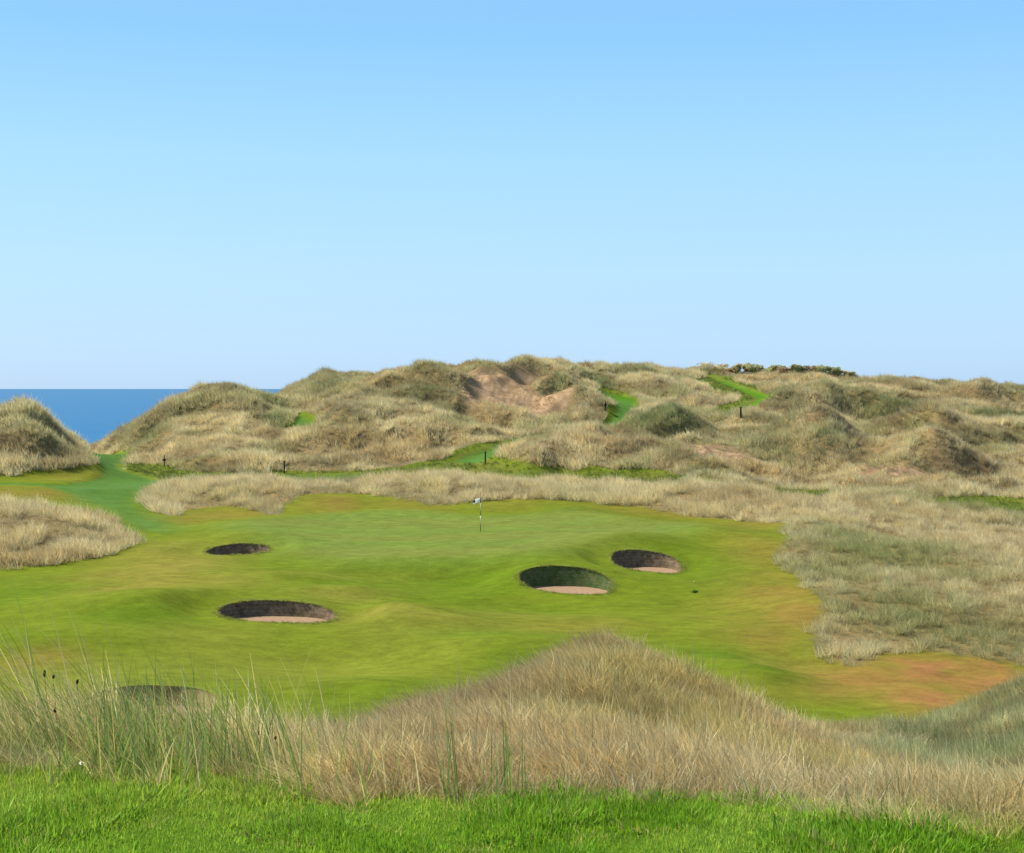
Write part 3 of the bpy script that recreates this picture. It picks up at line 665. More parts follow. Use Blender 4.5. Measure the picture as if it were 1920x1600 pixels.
# ----------------------------------------------------------------- grass: tuft prototypes
def tuft(name, nb, length, width, spread, lean=.35, segs=3, splay=.45, droop=.35, seed=1, lvar=.3, wind=.25):
    """nb tapering blades fanning from a small base; wind bends them towards -X"""
    r = np.random.default_rng(seed)
    V, Fq, BV = [], [], []
    for k in range(nb):
        a = r.uniform(0, 2 * math.pi); rad = spread * math.sqrt(r.uniform(0, 1))
        bx, by = rad * math.cos(a), rad * math.sin(a)
        L = length * (1 + lvar * r.normal()); L = max(L, length * .3)
        w = width * r.uniform(.7, 1.3)
        th = splay * abs(r.normal()) * (.5 + rad / max(spread, 1e-4)); ad = a + r.normal() * .6
        dx, dy = th * math.cos(ad) - wind * r.uniform(.3, 1.2), th * math.sin(ad)
        face = r.uniform(0, math.pi); wx, wy = math.cos(face), math.sin(face)
        bend = droop * r.uniform(.3, 1.5)
        hx, hy = dx - lean * wind, dy
        nrm = math.hypot(dx, dy) + 1e-6
        x, y, z = bx, by, -.04 * length
        d = np.array([dx, dy, 1.0]); d /= np.linalg.norm(d)
        i0 = len(V); val = r.uniform(.68, 1.3); warm = r.normal() * .08
        for s in range(segs + 1):
            t = s / segs
            ww = w * (1 - t ** 1.6) * .5 + (0 if s == segs else .0008)
            V.append((x - wx * ww, y - wy * ww, z)); V.append((x + wx * ww, y + wy * ww, z))
            BV += [(val * (1 + warm), val, val * (1 - warm))] * 2
            st = L / segs
            x += d[0] * st; y += d[1] * st; z += d[2] * st
            d = d + np.array([dx / nrm * bend - wind * .55, dy / nrm * bend, -bend * .75]) / segs * (.5 + t); d /= np.linalg.norm(d)
        for s in range(segs):
            b0 = i0 + 2 * s; Fq.append((b0, b0 + 1, b0 + 3, b0 + 2))
    Fq = np.array(Fq)
    me = np_mesh(name, np.array(V), Fq.ravel(), np.full(len(Fq), 4), False)
    set_col(me, 'bladevar', np.array(BV))
    me.materials.append(MGR)
    return bpy.data.objects.new(name, me)
def scatter(name, X, Y, sc, tint, protos, label, yaw=.8, zs=1.0, tilt=.12, sink=.02, cat='grass', ids=None):
    n = len(X)
    Z = bil(GZ, X, Y) - sink
    me = bpy.data.meshes.new(name); me.vertices.add(n)
    me.vertices.foreach_set('co', np.stack([X, Y, Z], 1).astype(np.float32).ravel())
    rot = np.stack([rng.normal(0, tilt, n), rng.normal(0, tilt, n), rng.uniform(-yaw, yaw, n)], 1)
    a = me.attributes.new('rot', 'FLOAT_VECTOR', 'POINT'); a.data.foreach_set('vector', rot.astype(np.float32).ravel())
    s3 = np.stack([sc, sc, sc * zs], 1)
    a = me.attributes.new('scl', 'FLOAT_VECTOR', 'POINT'); a.data.foreach_set('vector', s3.astype(np.float32).ravel())
    a = me.attributes.new('idx', 'INT', 'POINT'); a.data.foreach_set('value', (rng.integers(0, len(protos), n) if ids is None else ids).astype(np.int32))
    set_col(me, 'tint', np.clip(tint, 0, 1))
    o = link(name, me)
    pc = bpy.data.collections.new(name + '_blades')
    for k, p in enumerate(protos):
        q = p.copy(); q.name = '%s_blades_%02d' % (name, k); pc.objects.link(q)
    ng = bpy.data.node_groups.new(name, 'GeometryNodeTree')
    ng.interface.new_socket('Geometry', in_out='INPUT', socket_type='NodeSocketGeometry'); ng.interface.new_socket('Geometry', in_out='OUTPUT', socket_type='NodeSocketGeometry')
    N = ng.nodes; L = ng.links
    gi, go = N.new('NodeGroupInput'), N.new('NodeGroupOutput')
    ip = N.new('GeometryNodeInstanceOnPoints'); ci = N.new('GeometryNodeCollectionInfo'); ci.inputs['Collection'].default_value = pc; ci.inputs['Separate Children'].default_value = True; ci.inputs['Reset Children'].default_value = True
    def attr(nm, t):
        q = N.new('GeometryNodeInputNamedAttribute'); q.data_type = t; q.inputs['Name'].default_value = nm; return q.outputs['Attribute']
    L.new(gi.outputs[0], ip.inputs['Points']); L.new(ci.outputs[0], ip.inputs['Instance']); ip.inputs['Pick Instance'].default_value = True
    L.new(attr('idx', 'INT'), ip.inputs['Instance Index']); L.new(attr('rot', 'FLOAT_VECTOR'), ip.inputs['Rotation']); L.new(attr('scl', 'FLOAT_VECTOR'), ip.inputs['Scale'])
    L.new(ip.outputs[0], go.inputs[0])
    md = o.modifiers.new('grass', 'NODES'); md.node_group = ng
    tag(o, label, cat, kind='stuff')
    return o
def fan_points(n, y0, y1, pxm=0.44, pw=1.0):
    """points uniform over the ground between two distances, within a wedge a little wider than the view"""
    Y = np.sqrt(rng.uniform(y0 ** 2, y1 ** 2, n)); X = rng.uniform(-pxm, pxm, n) * Y
    return X, Y
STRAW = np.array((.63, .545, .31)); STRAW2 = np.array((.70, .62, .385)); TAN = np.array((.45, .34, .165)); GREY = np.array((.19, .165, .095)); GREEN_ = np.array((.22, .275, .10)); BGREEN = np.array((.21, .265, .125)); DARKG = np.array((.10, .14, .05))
def mixc(a, b, t): return a[None] * (1 - t[:, None]) + b[None] * t[:, None] if a.ndim == 1 else a * (1 - t[:, None]) + b[None] * t[:, None]
def rough_tint(X, Y):
    n = len(X); g, d, s = bil(FG, X, Y), bil(FD, X, Y), bil(FS, X, Y)
    j = rng.uniform(0, 1, n); n1 = fbm(X, Y, 5, 3, 171); n2 = fbm(X, Y, 1.7, 2, 173)
    c = mixc(STRAW, STRAW2, smooth(n2, .35, .7) * .8)
    c = mixc(c, TAN, smooth(n1, .5, .75) * .5 + .25 * (j < .2))
    c = mixc(c, np.where(True, GREEN_, GREEN_), np.clip(g * (.55 + .75 * rng.uniform(0, 1, n)), 0, .95) * .95)
    c = mixc(c, BGREEN, (g > .5) * (Y > 118) * (rng.uniform(0, 1, n) < .4) * .7); c = mixc(c, np.array((.30, .335, .11)), g * (Y < 118) * .35)
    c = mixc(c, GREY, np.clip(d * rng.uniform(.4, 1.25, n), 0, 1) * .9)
    c = c * rng.uniform(.78, 1.18, n)[:, None]
    return c, g, d, s
FARP = [tuft('far_tuft', 26, .62, .034, .26, segs=2, splay=.6, droop=.7, seed=20 + k, wind=.22) for k in range(6)]
MIDP = [tuft('mid_tuft', 40, .62, .018, .22, segs=3, splay=.5, droop=.75, seed=40 + k, wind=.26) for k in range(6)]
def rough_keep(X, Y, dens=1.0):
    mo = gmask('mown', X, Y); s = bil(FS, X, Y)
    edge = smooth(-mo, -.05, .45)
    k = rng.uniform(0, 1, len(X)) < edge * (1 - .60 * smooth(s, .3, .75)) * dens
    z = bil(GZ, X, Y)
    return k & (z > .8)
# --- far dunes
X, Y = fan_points(150000, 118, 262, .40)
k = rough_keep(X, Y); X, Y = X[k], Y[k]
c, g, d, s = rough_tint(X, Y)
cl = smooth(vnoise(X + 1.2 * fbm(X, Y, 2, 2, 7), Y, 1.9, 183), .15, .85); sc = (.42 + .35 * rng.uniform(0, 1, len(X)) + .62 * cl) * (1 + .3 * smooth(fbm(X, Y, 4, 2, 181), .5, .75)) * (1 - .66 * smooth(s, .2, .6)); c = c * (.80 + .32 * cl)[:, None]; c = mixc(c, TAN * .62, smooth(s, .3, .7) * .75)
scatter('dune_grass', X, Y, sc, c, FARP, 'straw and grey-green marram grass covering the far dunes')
# --- middle distance: ridge behind the green, hump on the left, tussock field on the right
X, Y = fan_points(62000, 36, 122, .46)
k = rough_keep(X, Y); X, Y = X[k], Y[k]
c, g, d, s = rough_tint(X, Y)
px = X / Y * F + 960
left = (X < -10) & (Y < 98); right = (px > 1400) & (Y < 100); ridge = ~left & ~right
for nm, m, lab in (('ridge_grass', ridge, 'tall straw-coloured grass on the low ridge behind the putting green'),
                   ('hump_grass', left, 'pale tussocky grass on the hump at the left edge'),
                   ('tussock_grass', right, 'green and straw tussock grass on the bank right of the fairway')):
    k1 = .85 if nm == 'tussock_grass' else 1.35
    cl = smooth(vnoise(X[m] + .8 * fbm(X[m], Y[m], 1.5, 2, 7), Y[m], k1, 193), .15, .85)
    sc = .26 + .28 * rng.uniform(0, 1, m.sum()) + .80 * cl
    if nm == 'tussock_grass': sc = sc * .75
    cc = c[m] * (.74 + .36 * cl)[:, None] * np.array((.96, .975, .97))[None]
    scatter(nm, X[m], Y[m], sc, cc, MIDP, lab)
# --- semi-rough along paths and in the valley
X, Y = fan_points(60000, 100, 240, .36)
va = gmask('valley', X, Y); pa = gmask('path', X, Y); up = np.maximum(gmask('upper', X, Y), gmask('small', X, Y))
k = ((va > 0) | (up > 0)) & (pa < -.35); X, Y = X[k], Y[k]
n = len(X); c = mixc(np.array((.14, .19, .035)), np.array((.22, .24, .05)), rng.uniform(0, 1, n) * smooth(fbm(X, Y, 4, 3, 201), .4, .7)); c = mixc(c, np.array((.06, .11, .025)), smooth(fbm(X, Y, 3, 2, 205), .55, .75) * .7)
scatter('valley_grass', X, Y, rng.uniform(.3, .55, n), c, FARP, 'short shaggy green grass in the valley and beside the far paths')
# --- near dune
NEARS = [tuft('near_straw', 100, .185, .0020, .12, segs=4, splay=.34, droop=.8, seed=60 + k, wind=.5, lvar=.3) for k in range(7)]
NEARG = [tuft('near_green', 44, .23, .0032, .08, segs=5, splay=.24, droop=.35, seed=70 + k, wind=.16, lvar=.3) for k in range(4)]
THATCH = [tuft('near_thatch', 46, .15, .0045, .13, segs=3, splay=.8, droop=.9, seed=80 + k, wind=.1, lvar=.4) for k in range(4)]
LAWNP = [tuft('lawn_tuft', 120, .026, .0022, .13, segs=2, splay=.55, droop=.5, seed=90 + k, wind=.05, lvar=.35) for k in range(5)]
def near_fields(X, Y):
    px = X / Y * F + 960
    return px
X, Y = rng.uniform(-9, 11, 60000), rng.uniform(4.6, 26, 60000)
k = (gmask('lawn', X, Y) < .02) & (np.abs(X) < .46 * Y + 1.0); X, Y = X[k], Y[k]
px = near_fields(X, Y)
rb = smooth(px + fbm(X, Y, 1.5, 2, 231) * 120, 1600, 1740) * smooth(Y - np.interp(px, [1600, 1700, 1800, 1920], [11.6, 10.6, 9.5, 8.2]), .1, 1.2)         # grey-green dune at right
lz = 1 - smooth(px + (fbm(X, Y, .8, 2, 233) - .5) * 260, 420, 640)                             # thin, greener brow at left
dens = np.where(lz > .5, .46, 1.0) * np.where(Y > 15, .55, 1) * np.where((Y > 12) & (px < 900), .25, 1)
k = rng.uniform(0, 1, len(X)) < dens * (.5 + .45 * smooth(fbm(X, Y, .7, 2, 237), .34, .56))
X, Y, px, rb, lz = X[k], Y[k], px[k], rb[k], lz[k]; n = len(X)
n1 = fbm(X, Y, 1.1, 3, 241); n2 = fbm(X, Y, 2.6, 2, 243); j = rng.uniform(0, 1, n)
c = mixc(np.array((.66, .575, .32)), np.array((.78, .70, .44)), smooth(n1, .45, .7))
c = mixc(c, np.array((.42, .33, .175)), smooth(n2, .5, .72) * .6)
c = mixc(c, np.array((.43, .40, .125)), smooth(fbm(X, Y, 1.8, 3, 245), .48, .7) * .55 * smooth(px, 700, 1100))
c = mixc(c, np.array((.42, .35, .25)), (1 - smooth(px, 900, 1150)) * smooth(Y, 8.5, 11) * .55)
c = mixc(c, np.array((.27, .34, .085)), lz * (.12 + .75 * (j < .30))); c = mixc(c, np.array((.50, .46, .17)), lz * (j > .7) * .8)
c = mixc(c, np.array((.42, .49, .28)), rb * .5 + rb * .45 * (j < .5))
c = mixc(c, np.array((.22, .28, .13)), rb * smooth(n1, .55, .7) * .6)
c = c * rng.uniform(.8, 1.18, n)[:, None]
cl = smooth(vnoise(X + .3 * n1, Y, .55, 249), .1, .9); c = c * (.78 + .40 * cl)[:, None] * np.array((0.92, .885, .80))[None]; isg = (rb > .5) & (j < .75)
sc = (.48 + .4 * rng.uniform(0, 1, n) + .5 * cl) * (1 + .25 * smooth(n1, .5, .72)) * (1 - .28 * smooth(px, 1250, 1600)) * np.where(lz > .5, .9, 1) * (1 - .35 * (1 - smooth(gmask('lawn', X, Y) * -1, 0, .8)) )
main = rb < .5
ml = main & (lz <= .5); mg = main & (lz > .5)
scatter('marram_grass', X[ml], Y[ml], sc[ml], c[ml], NEARS, 'dense straw-coloured marram grass blown left over the near dune')
scatter('brow_grass', X[mg], Y[mg], sc[mg] * .95, c[mg], NEARS + NEARG, 'thin mixed green and straw grass on the brow at lower left')
scatter('bank_grass', X[~main], Y[~main], sc[~main], c[~main], NEARG + NEARS[:2], 'grey-green marram grass on the dune at the right edge')
# matted dead growth below the tall blades
X, Y = rng.uniform(-9, 10, 22000), rng.uniform(4.6, 22, 22000)
k = (gmask('lawn', X, Y) < -.05) & (np.abs(X) < .46 * Y + 1.0); X, Y = X[k], Y[k]; n = len(X); px = X / Y * F + 960
lz = 1 - smooth(px, 380, 620)
c = mixc(np.array((.50, .42, .25)), np.array((.40, .34, .15)), rng.uniform(0, 1, n)); c = mixc(c, np.array((.15, .23, .035)), lz * (rng.uniform(0, 1, n) < .75))
rb = smooth(px, 1600, 1740) * smooth(Y - np.interp(px, [1600, 1700, 1800, 1920], [11.6, 10.6, 9.5, 8.2]), .1, 1.2); c = mixc(c, np.array((.17, .17, .10)), rb * .8)
scatter('thatch', X, Y, rng.uniform(.5, .9, n) * (1 - .35 * lz), c, THATCH, 'matted dead grass under the tall blades of the near dune', yaw=3.1)
# ragged lips of longer turf round the bunkers
LX, LY = [], []
for b in BUNKERS[:4]:
    o = b['o']; e_ = np.roll(o, -1, 0) - o; per = np.hypot(*e_.T).sum(); n = int(per * 26)
    i = rng.integers(0, len(o), n); t = rng.uniform(0, 1, n); nn = np.stack([e_[i, 1], -e_[i, 0]], 1); nn /= np.linalg.norm(nn, axis=1, keepdims=True)
    p = o[i] + e_[i] * t[:, None] + nn * (np.abs(rng.normal(0, .10, n)) - .02)[:, None]; LX.append(p[:, 0]); LY.append(p[:, 1])
X, Y = np.concatenate(LX), np.concatenate(LY); n = len(X)
c = mixc(np.array((.21, .27, .04)), np.array((.31, .32, .08)), rng.uniform(0, 1, n)) * rng.uniform(.7, 1.2, n)[:, None]
LIP = [tuft('lip_tuft', 22, .12, .010, .09, segs=2, splay=.7, droop=.9, seed=110 + k, wind=.1) for k in range(4)]
scatter('lip_grass', X, Y, rng.uniform(.5, 1.1, n) * (.7 + .6 * vnoise(X, Y, .6, 271)), c, LIP, 'ragged fringe of longer turf on the bunker lips', yaw=3.1, sink=.03)
# lawn
X, Y = rng.uniform(-4.6, 4.6, 64000), rng.uniform(2.6, 7.6, 64000)
lw = gmask('lawn', X, Y); k = (lw > -.12) & (np.abs(X) < .45 * Y + .9); X, Y, lw = X[k], Y[k], lw[k]; n = len(X)
n1 = fbm(X, Y, .55, 3, 261); n2 = fbm(X, Y, .22, 2, 263)
c = mixc(np.array((.265, .45, .030)), np.array((.36, .535, .065)), smooth(n1, .35, .65)); c = mixc(c, np.array((.115, .285, .010)), smooth(n2, .50, .68) * .7); c = mixc(c, np.array((.42, .40, .14)), (rng.uniform(0, 1, n) < .06) * .8)
ye = smooth(-X, -.2, 1.2) * smooth(Y, 4.9, 5.6); c = mixc(c, np.array((.36, .44, .07)), ye * .7 * rng.uniform(.3, 1, n))
c = c * rng.uniform(.8, 1.2, n)[:, None]
sc = (.65 + .45 * rng.uniform(0, 1, n)) * (.8 + .7 * smooth(n2, .5, .75)) * (1 + .2 * smooth(-lw, -.15, .05))
scatter('lawn_grass', X, Y, sc, c, LAWNP, 'short bright green lawn grass at the foot of the picture', yaw=3.1)
# ----------------------------------------------------------------- small things
def gz_at(x, y): return float(bil(GZ, np.array([float(x)]), np.array([float(y)]))[0])
def ghit(px, py, ymin=28.0):
    """where the ray through a photo pixel meets the finished ground"""
    a, b = ray(px, py); Y = _ys[_ys > ymin]
    g = bil(GZ, a * Y, Y) - (EYE + b * Y); k = int(np.argmax(g > 0)) if (g > 0).any() else int(np.argmax(g))
    return a * Y[k], Y[k], float(g[k] + EYE + b * Y[k])
def lathe(name, prof, m, parent=None, n=14, mats=None, mids=None):
    V, Fq, sz = [], [], []
    for r, z in prof:
        for k in range(n): V.append((r * math.cos(2 * math.pi * k / n), r * math.sin(2 * math.pi * k / n), z))
    for a in range(len(prof) - 1):
        for k in range(n): Fq += [a * n + k, a * n + (k + 1) % n, (a + 1) * n + (k + 1) % n, (a + 1) * n + k]; sz.append(4)
    Fq += list(range(n))[::-1]; sz.append(n); Fq += [(len(prof) - 1) * n + k for k in range(n)]; sz.append(n)
    me = np_mesh(name, V, Fq, sz)
    return link(name, me, m, parent)
M_WHITE = simple('white_paint', (.80, .80, .78), .4, .4); M_BLACK = simple('black_paint', (.018, .018, .018), .4, .4)
M_POST = simple('dark_stained_wood', (.018, .016, .013), .8, .2, (30, .4)); M_FLAG, _nt, _o = mat('white_cloth')
_d = nd(_nt, 'ShaderNodeBsdfDiffuse'); _d.inputs[0].default_value = (.92, .92, .92, 1); _t = nd(_nt, 'ShaderNodeBsdfTranslucent'); _t.inputs[0].default_value = (.92, .92, .9, 1); _m = nd(_nt, 'ShaderNodeMixShader'); _m.inputs[0].default_value = .55
_nt.links.new(_d.outputs[0], _m.inputs[1]); _nt.links.new(_t.outputs[0], _m.inputs[2]); _nt.links.new(_m.outputs[0], _o.inputs[0])
M_NAVY = simple('dark_blue_cloth', (.02, .025, .06), .9, .1)
# flagstick
fx, fy, fz = ghit(901, 997)
fs = tag(empty('flagstick', (fx, fy, fz)), 'golf flagstick with black and white bands and a white flag on the putting green', 'flag')
for z0, z1, mm in ((0, .52, M_BLACK), (.52, .98, M_WHITE), (.98, 1.34, M_BLACK), (1.34, 1.76, M_WHITE), (1.76, 2.16, M_BLACK)):
    lathe('pole_band', [(.019, z0), (.019, z1 - .001)], mm, fs)
V, Fq = [], []
for i in range(9):
    for jj in range(6):
        u, v = i / 8, jj / 5
        V.append((-.02 - .42 * u, .05 * math.sin(u * 5) * u + .02 * math.sin(v * 4), 2.10 - .30 * v * (1 - .12 * u) - .13 * u * u - .05 * u))
for i in range(8):
    for jj in range(5): Fq.append((i * 6 + jj, (i + 1) * 6 + jj, (i + 1) * 6 + jj + 1, i * 6 + jj + 1))
Fq = np.array(Fq); me = np_mesh('flag', V, Fq.ravel(), np.full(len(Fq), 4)); me.materials.append(M_FLAG); me.materials.append(M_NAVY)
me.polygons.foreach_set('material_index', np.array([1 if (i >= 6 and jj < 3) else 0 for i in range(8) for jj in range(5)], np.int32))
fo = link('flag', me, None, fs); so_ = fo.modifiers.new('cloth', 'SOLIDIFY'); so_.thickness = .006
lathe('hole_cup', [(.054, -.1), (.054, -.004), (.050, -.004), (.050, -.09)], M_WHITE, fs, 18)
# marker posts
def post(px, py, h, label, head=False, w=.07, cap=True):
    x, y, z = ghit(px, py)
    r = tag(empty('marker_post', (x, y, z)), label, 'post', 'dark marker posts beside the grass paths')
    lathe('shaft', [(w, -.3), (w, h * .96), (w * .8, h)], M_POST, r, 8)
    if head:
        hd = lathe('head', [(.05, -.13), (.17, -.09), (.21, 0), (.17, .09), (.05, .13)], M_POST, r, 16); hd.location = (0, 0, h * .72)
        lathe('finial', [(.05, 0), (.05, .12), (.02, .2)], M_POST, r, 8).location = (0, 0, h)
    elif cap:
        lathe('cap', [(w * 1.25, 0), (w * 1.25, .08), (w * .5, .14)], M_POST, r, 8).location = (0, 0, h)
post(308, 876, 1.05, 'dark post with a round head beside the left path', True, .06)
post(533, 889, 1.15, 'plain dark post in the shaggy valley turf behind the ridge', w=.065)
post(910, 871, 1.15, 'dark post at the foot of the rising path, above the flag', w=.075)
post(1135, 772, 1.05, 'stout dark post where the upper path bends, below the skyline', True, .11)
post(1389, 785, 1.2, 'dark post beside the right hand path near the skyline', w=.11)
# shrubs on the skyline
def leafy(name, n, rx, ry, rz, leaf, seed, tint, m, parent):
    r = np.random.default_rng(seed); V, Fq, T = [], [], []
    cl = [(r.uniform(-.7, .7) * rx, r.uniform(-.7, .7) * ry, r.uniform(.3, .95) * rz, r.uniform(.25, .5)) for _ in range(12)]
    for k in range(n):
        cx, cy, cz_, cr = cl[r.integers(0, len(cl))]
        v = r.normal(size=3); v /= np.linalg.norm(v); v *= cr * r.uniform(.5, 1) * np.array([rx, ry, rz * .7])
        p = np.array([cx, cy, cz_]) + v; p[2] = max(.03, p[2])
        a = r.normal(size=3); a /= np.linalg.norm(a); b = np.cross(a, r.normal(size=3)); b /= np.linalg.norm(b)
        s = leaf * r.uniform(.6, 1.3); i = len(V)
        V += [p - a * s, p + b * s * .45, p + a * s, p - b * s * .45]; Fq.append((i, i + 1, i + 2, i + 3)); q = r.uniform(.6, 1.35); T += [[t * q for t in tint]] * 4
    Fq = np.array(Fq); me = np_mesh(name, np.array(V), Fq.ravel(), np.full(len(Fq), 4), False)
    set_col(me, 'tint', np.clip(np.array(T), 0, 1)); set_col(me, 'bladevar', np.ones((len(V), 3)))
    return link(name, me, m, parent)
def shrub(px, py, w, h, tint, label, seed):
    x, y, z = ghit(px, py, 150)
    r = tag(empty('shrub', (x, y, z - .1)), label, 'shrub', 'low shrubs along the skyline on the right')
    leafy('foliage', 2400, w * .62, w * .5, h * 1.2, .15, seed, tint, MGI, r)
    q = random.Random(seed); bm = bmesh.new()
    for k in range(7):
        a = q.uniform(0, 6.28); l = q.uniform(.5, .9) * h; e = Vector((math.cos(a) * w * .3, math.sin(a) * w * .25, l)); u = Vector((-math.sin(a), math.cos(a), 0))
        for s in ((u, Vector((0, 0, 1))),):
            v = [bm.verts.new(c) for c in (u * -.035, u * .035, e + u * .012, e - u * .012)]; bm.faces.new(v)
            n_ = Vector((math.cos(a), math.sin(a), -.4)) * .035; v = [bm.verts.new(c) for c in (n_ * -1, n_, e + n_ * .3, e - n_ * .3)]; bm.faces.new(v)
    me = bpy.data.meshes.new('stem'); bm.to_mesh(me); bm.free(); link('stem', me, M_POST, r)
OL = (.50, .46, .25); DG = (.42, .45, .22); BR = (.44, .34, .21); PG = (.56, .51, .30)
for a in ((1330, 698, 4.6, 1.7, PG, 'broad pale domed shrub at the left end of the skyline row', 301), (1374, 699, 1.6, .8, BR, 'small brown shrub just right of the pale domed one', 302), (1392, 699, 2.3, 1.7, OL, 'upright olive shrub, tallest of the middle clump', 303),
          (1415, 700, 2.6, 1.5, DG, 'dark green shrub next to the upright olive one', 304), (1438, 700, 2.6, 1.5, OL, 'olive shrub in the centre of the middle clump', 305), (1458, 700, 2.2, 1.4, DG, 'dark green shrub over the short dark shadow line', 306), (1471, 701, 1.8, 1.2, BR, 'reddish brown rounded shrub closing the middle clump', 307),
          (1495, 700, 1.6, 1.5, DG, 'narrow dark shrub standing after the gap in the row', 308), (1518, 699, 2.2, 1.3, BR, 'brown shrub between the narrow dark one and the highest one', 309), (1540, 699, 2.4, 2.0, DG, 'highest dark shrub on the right of the skyline', 310), (1568, 701, 1.6, 1.5, DG, 'pointed dark shrub right of the highest one', 311), (1588, 705, 2.0, .9, OL, 'low olive shrub at the right end of the skyline row', 312)):
    shrub(a[0], a[1] + 1, a[2] * 1.3, a[3] * .78, *a[4:])
# single plants in the foreground
def blades(name, base, specs, label, cat, group=None, m=MGI):
    """specs: (dx, dy, length, lean x, lean y, droop, width, colour)"""
    V, Fq, T = [], [], []
    for dx, dy, L, lx, ly, dr, wd, colr in specs:
        d = np.array([lx, ly, 1.0]); d /= np.linalg.norm(d); p = np.array([dx, dy, gz_at(base[0] + dx, base[1] + dy) - base[2] - .03]); S = 8; i = len(V)
        f = random.uniform(-.5, .5); wv = np.array([math.cos(f), math.sin(f), 0])
        for s in range(S + 1):
            t = s / S; ww = wd * .5 * (1 - t ** 1.8) + .0004
            V += [p - wv * ww, p + wv * ww]; T += [colr] * 2
            p = p + d * L / S; d = d + np.array([lx * dr, ly * dr, -dr * .55]) / S * (.4 + 1.6 * t); d /= np.linalg.norm(d)
        for s in range(S): b = i + 2 * s; Fq.append((b, b + 1, b + 3, b + 2))
    Fq = np.array(Fq); me = np_mesh(name, np.array(V), Fq.ravel(), np.full(len(Fq), 4), False); set_col(me, 'tint', np.clip(np.array(T), 0, 1)); set_col(me, 'bladevar', np.ones((len(V), 3)))
    o = link(name, me, m); o.location = base
    return tag(o, label, cat, group)
def jit(c, a=.2):
    q = random.uniform(1 - a, 1 + a); return (c[0] * q, c[1] * q, c[2] * q)
GB = (.22, .31, .07); GY = (.46, .44, .14); GS = (.62, .53, .26); GT = (.21, .31, .10)
def tussock(px, py, n, L, cols, label, spread=.14, lean=-.28, lj=.3, wd=.0045, dr=.6):
    x, y, z = ghit(px, py, 3.0)
    sp = []
    for k in range(n):
        sp.append((random.gauss(0, spread), random.gauss(0, spread * .7), L * random.uniform(.55, 1.15), lean * random.uniform(.2, 1.5) + random.gauss(0, lj * .5), random.gauss(0, lj * .5), dr * random.uniform(.3, 1.4), wd * random.uniform(.7, 1.3), jit(random.choice(cols))))
    blades('grass_tussock', (x, y, z), sp, label, 'grass clump', 'single clumps of tall grass in the foreground')
tussock(45, 1405, 110, .86, [GY, GS, GS, GB], 'tall straw clump with long tips at the left edge', .24, -.8, .25, .0040)
tussock(150, 1400, 90, .74, [GY, GS, GS, GB], 'loose straw clump behind the brown seed heads', .24, -.75, .25, .0040)
tussock(60, 1462, 16, .40, [GB, GB, GY], 'sparse green blades in front of the left edge clump', .16, -.1, .7)
tussock(108, 1470, 18, .34, [GB, GY], 'splayed yellow-green blades left of the small white flowers', .07, .1, .9)
tussock(262, 1440, 110, .50, [GT, GB, GB, GY], 'dense dark green clump in the left foreground', .13, -.25, .35)
tussock(215, 1452, 26, .32, [GB, GY], 'low spiky clump beside a dead brown tuft, right of the white flowers', .1, 0, .7)
tussock(330, 1480, 26, .36, [GB, GS, GY], 'small clump with whitish blades at the lawn edge', .09, -.1, .6)
tussock(430, 1440, 100, .46, [GT, GB, GB, GY], 'second dense dark green clump, where the straw begins', .13, -.3, .35)
tussock(340, 1395, 80, .58, [GY, GS, GB], 'arching straw blades between the two dense green clumps', .24, -.8, .25, .0040)
tussock(570, 1475, 40, .55, [GB, GS, GY], 'thin upright clump left of the straw dune', .16, -.2, .35)
tussock(660, 1500, 30, .40, [GB, GY, GS], 'short green and straw clump at the front of the straw dune', .16, -.1, .4)
tussock(842, 1505, 7, .40, [GT, GB], 'few stiff green blades standing alone before the straw dune', .03, -.03, .14, .0052, .2)
tussock(958, 1503, 10, .36, [GT, GB], 'close green blades below the middle of the straw dune', .05, .03, .16, .0052, .2)
tussock(905, 1503, 8, .34, [GB, GT], 'slanting green blades between the two stiff green groups', .06, .4, .2, .0045, .2)
# plantains: dark seed heads on thin stems
M_STEM = simple('plantain_stem', (.16, .20, .06), .7, .2); M_SEED = simple('seed_head_brown', (.045, .030, .015), .9, .1, (200, .4)); M_SEEDG = simple('seed_head_green', (.02, .05, .012), .9, .1, (200, .4))
def plantain(px, pyt, Y, hd, mm, label):
    hd = hd * .75
    X_, _, Zt = P(px, pyt, Y); g = gz_at(X_ + .02, Y)
    r = tag(empty('plantain', (X_ + .02, Y, g)), label, 'seed head plant', 'dark seed heads among the tall grass'); h = Zt - g
    bm = bmesh.new(); n = 6; S = 6; rings = []
    for s in range(S + 1):
        t = s / S; c_ = Vector((-.02 * t * t, 0, -.02 + (h + .02) * t)); rings.append([bm.verts.new(c_ + Vector((math.cos(6.283 * k / n), math.sin(6.283 * k / n), 0)) * .0016) for k in range(n)])
    for a_, b_ in zip(rings, rings[1:]):
        for k in range(n): bm.faces.new((a_[k], a_[(k + 1) % n], b_[(k + 1) % n], b_[k]))
    me = bpy.data.meshes.new('stem'); bm.to_mesh(me); bm.free(); link('stem', me, M_STEM, r)
    o = lathe('seed_head', [(.002, 0), (.0055, .006), (.007, hd * .4), (.0055, hd * .8), (.001, hd)], mm, r, 9); o.location = (-.02, 0, h - .004); o.rotation_euler = (0, random.uniform(-.05, .3), 0)
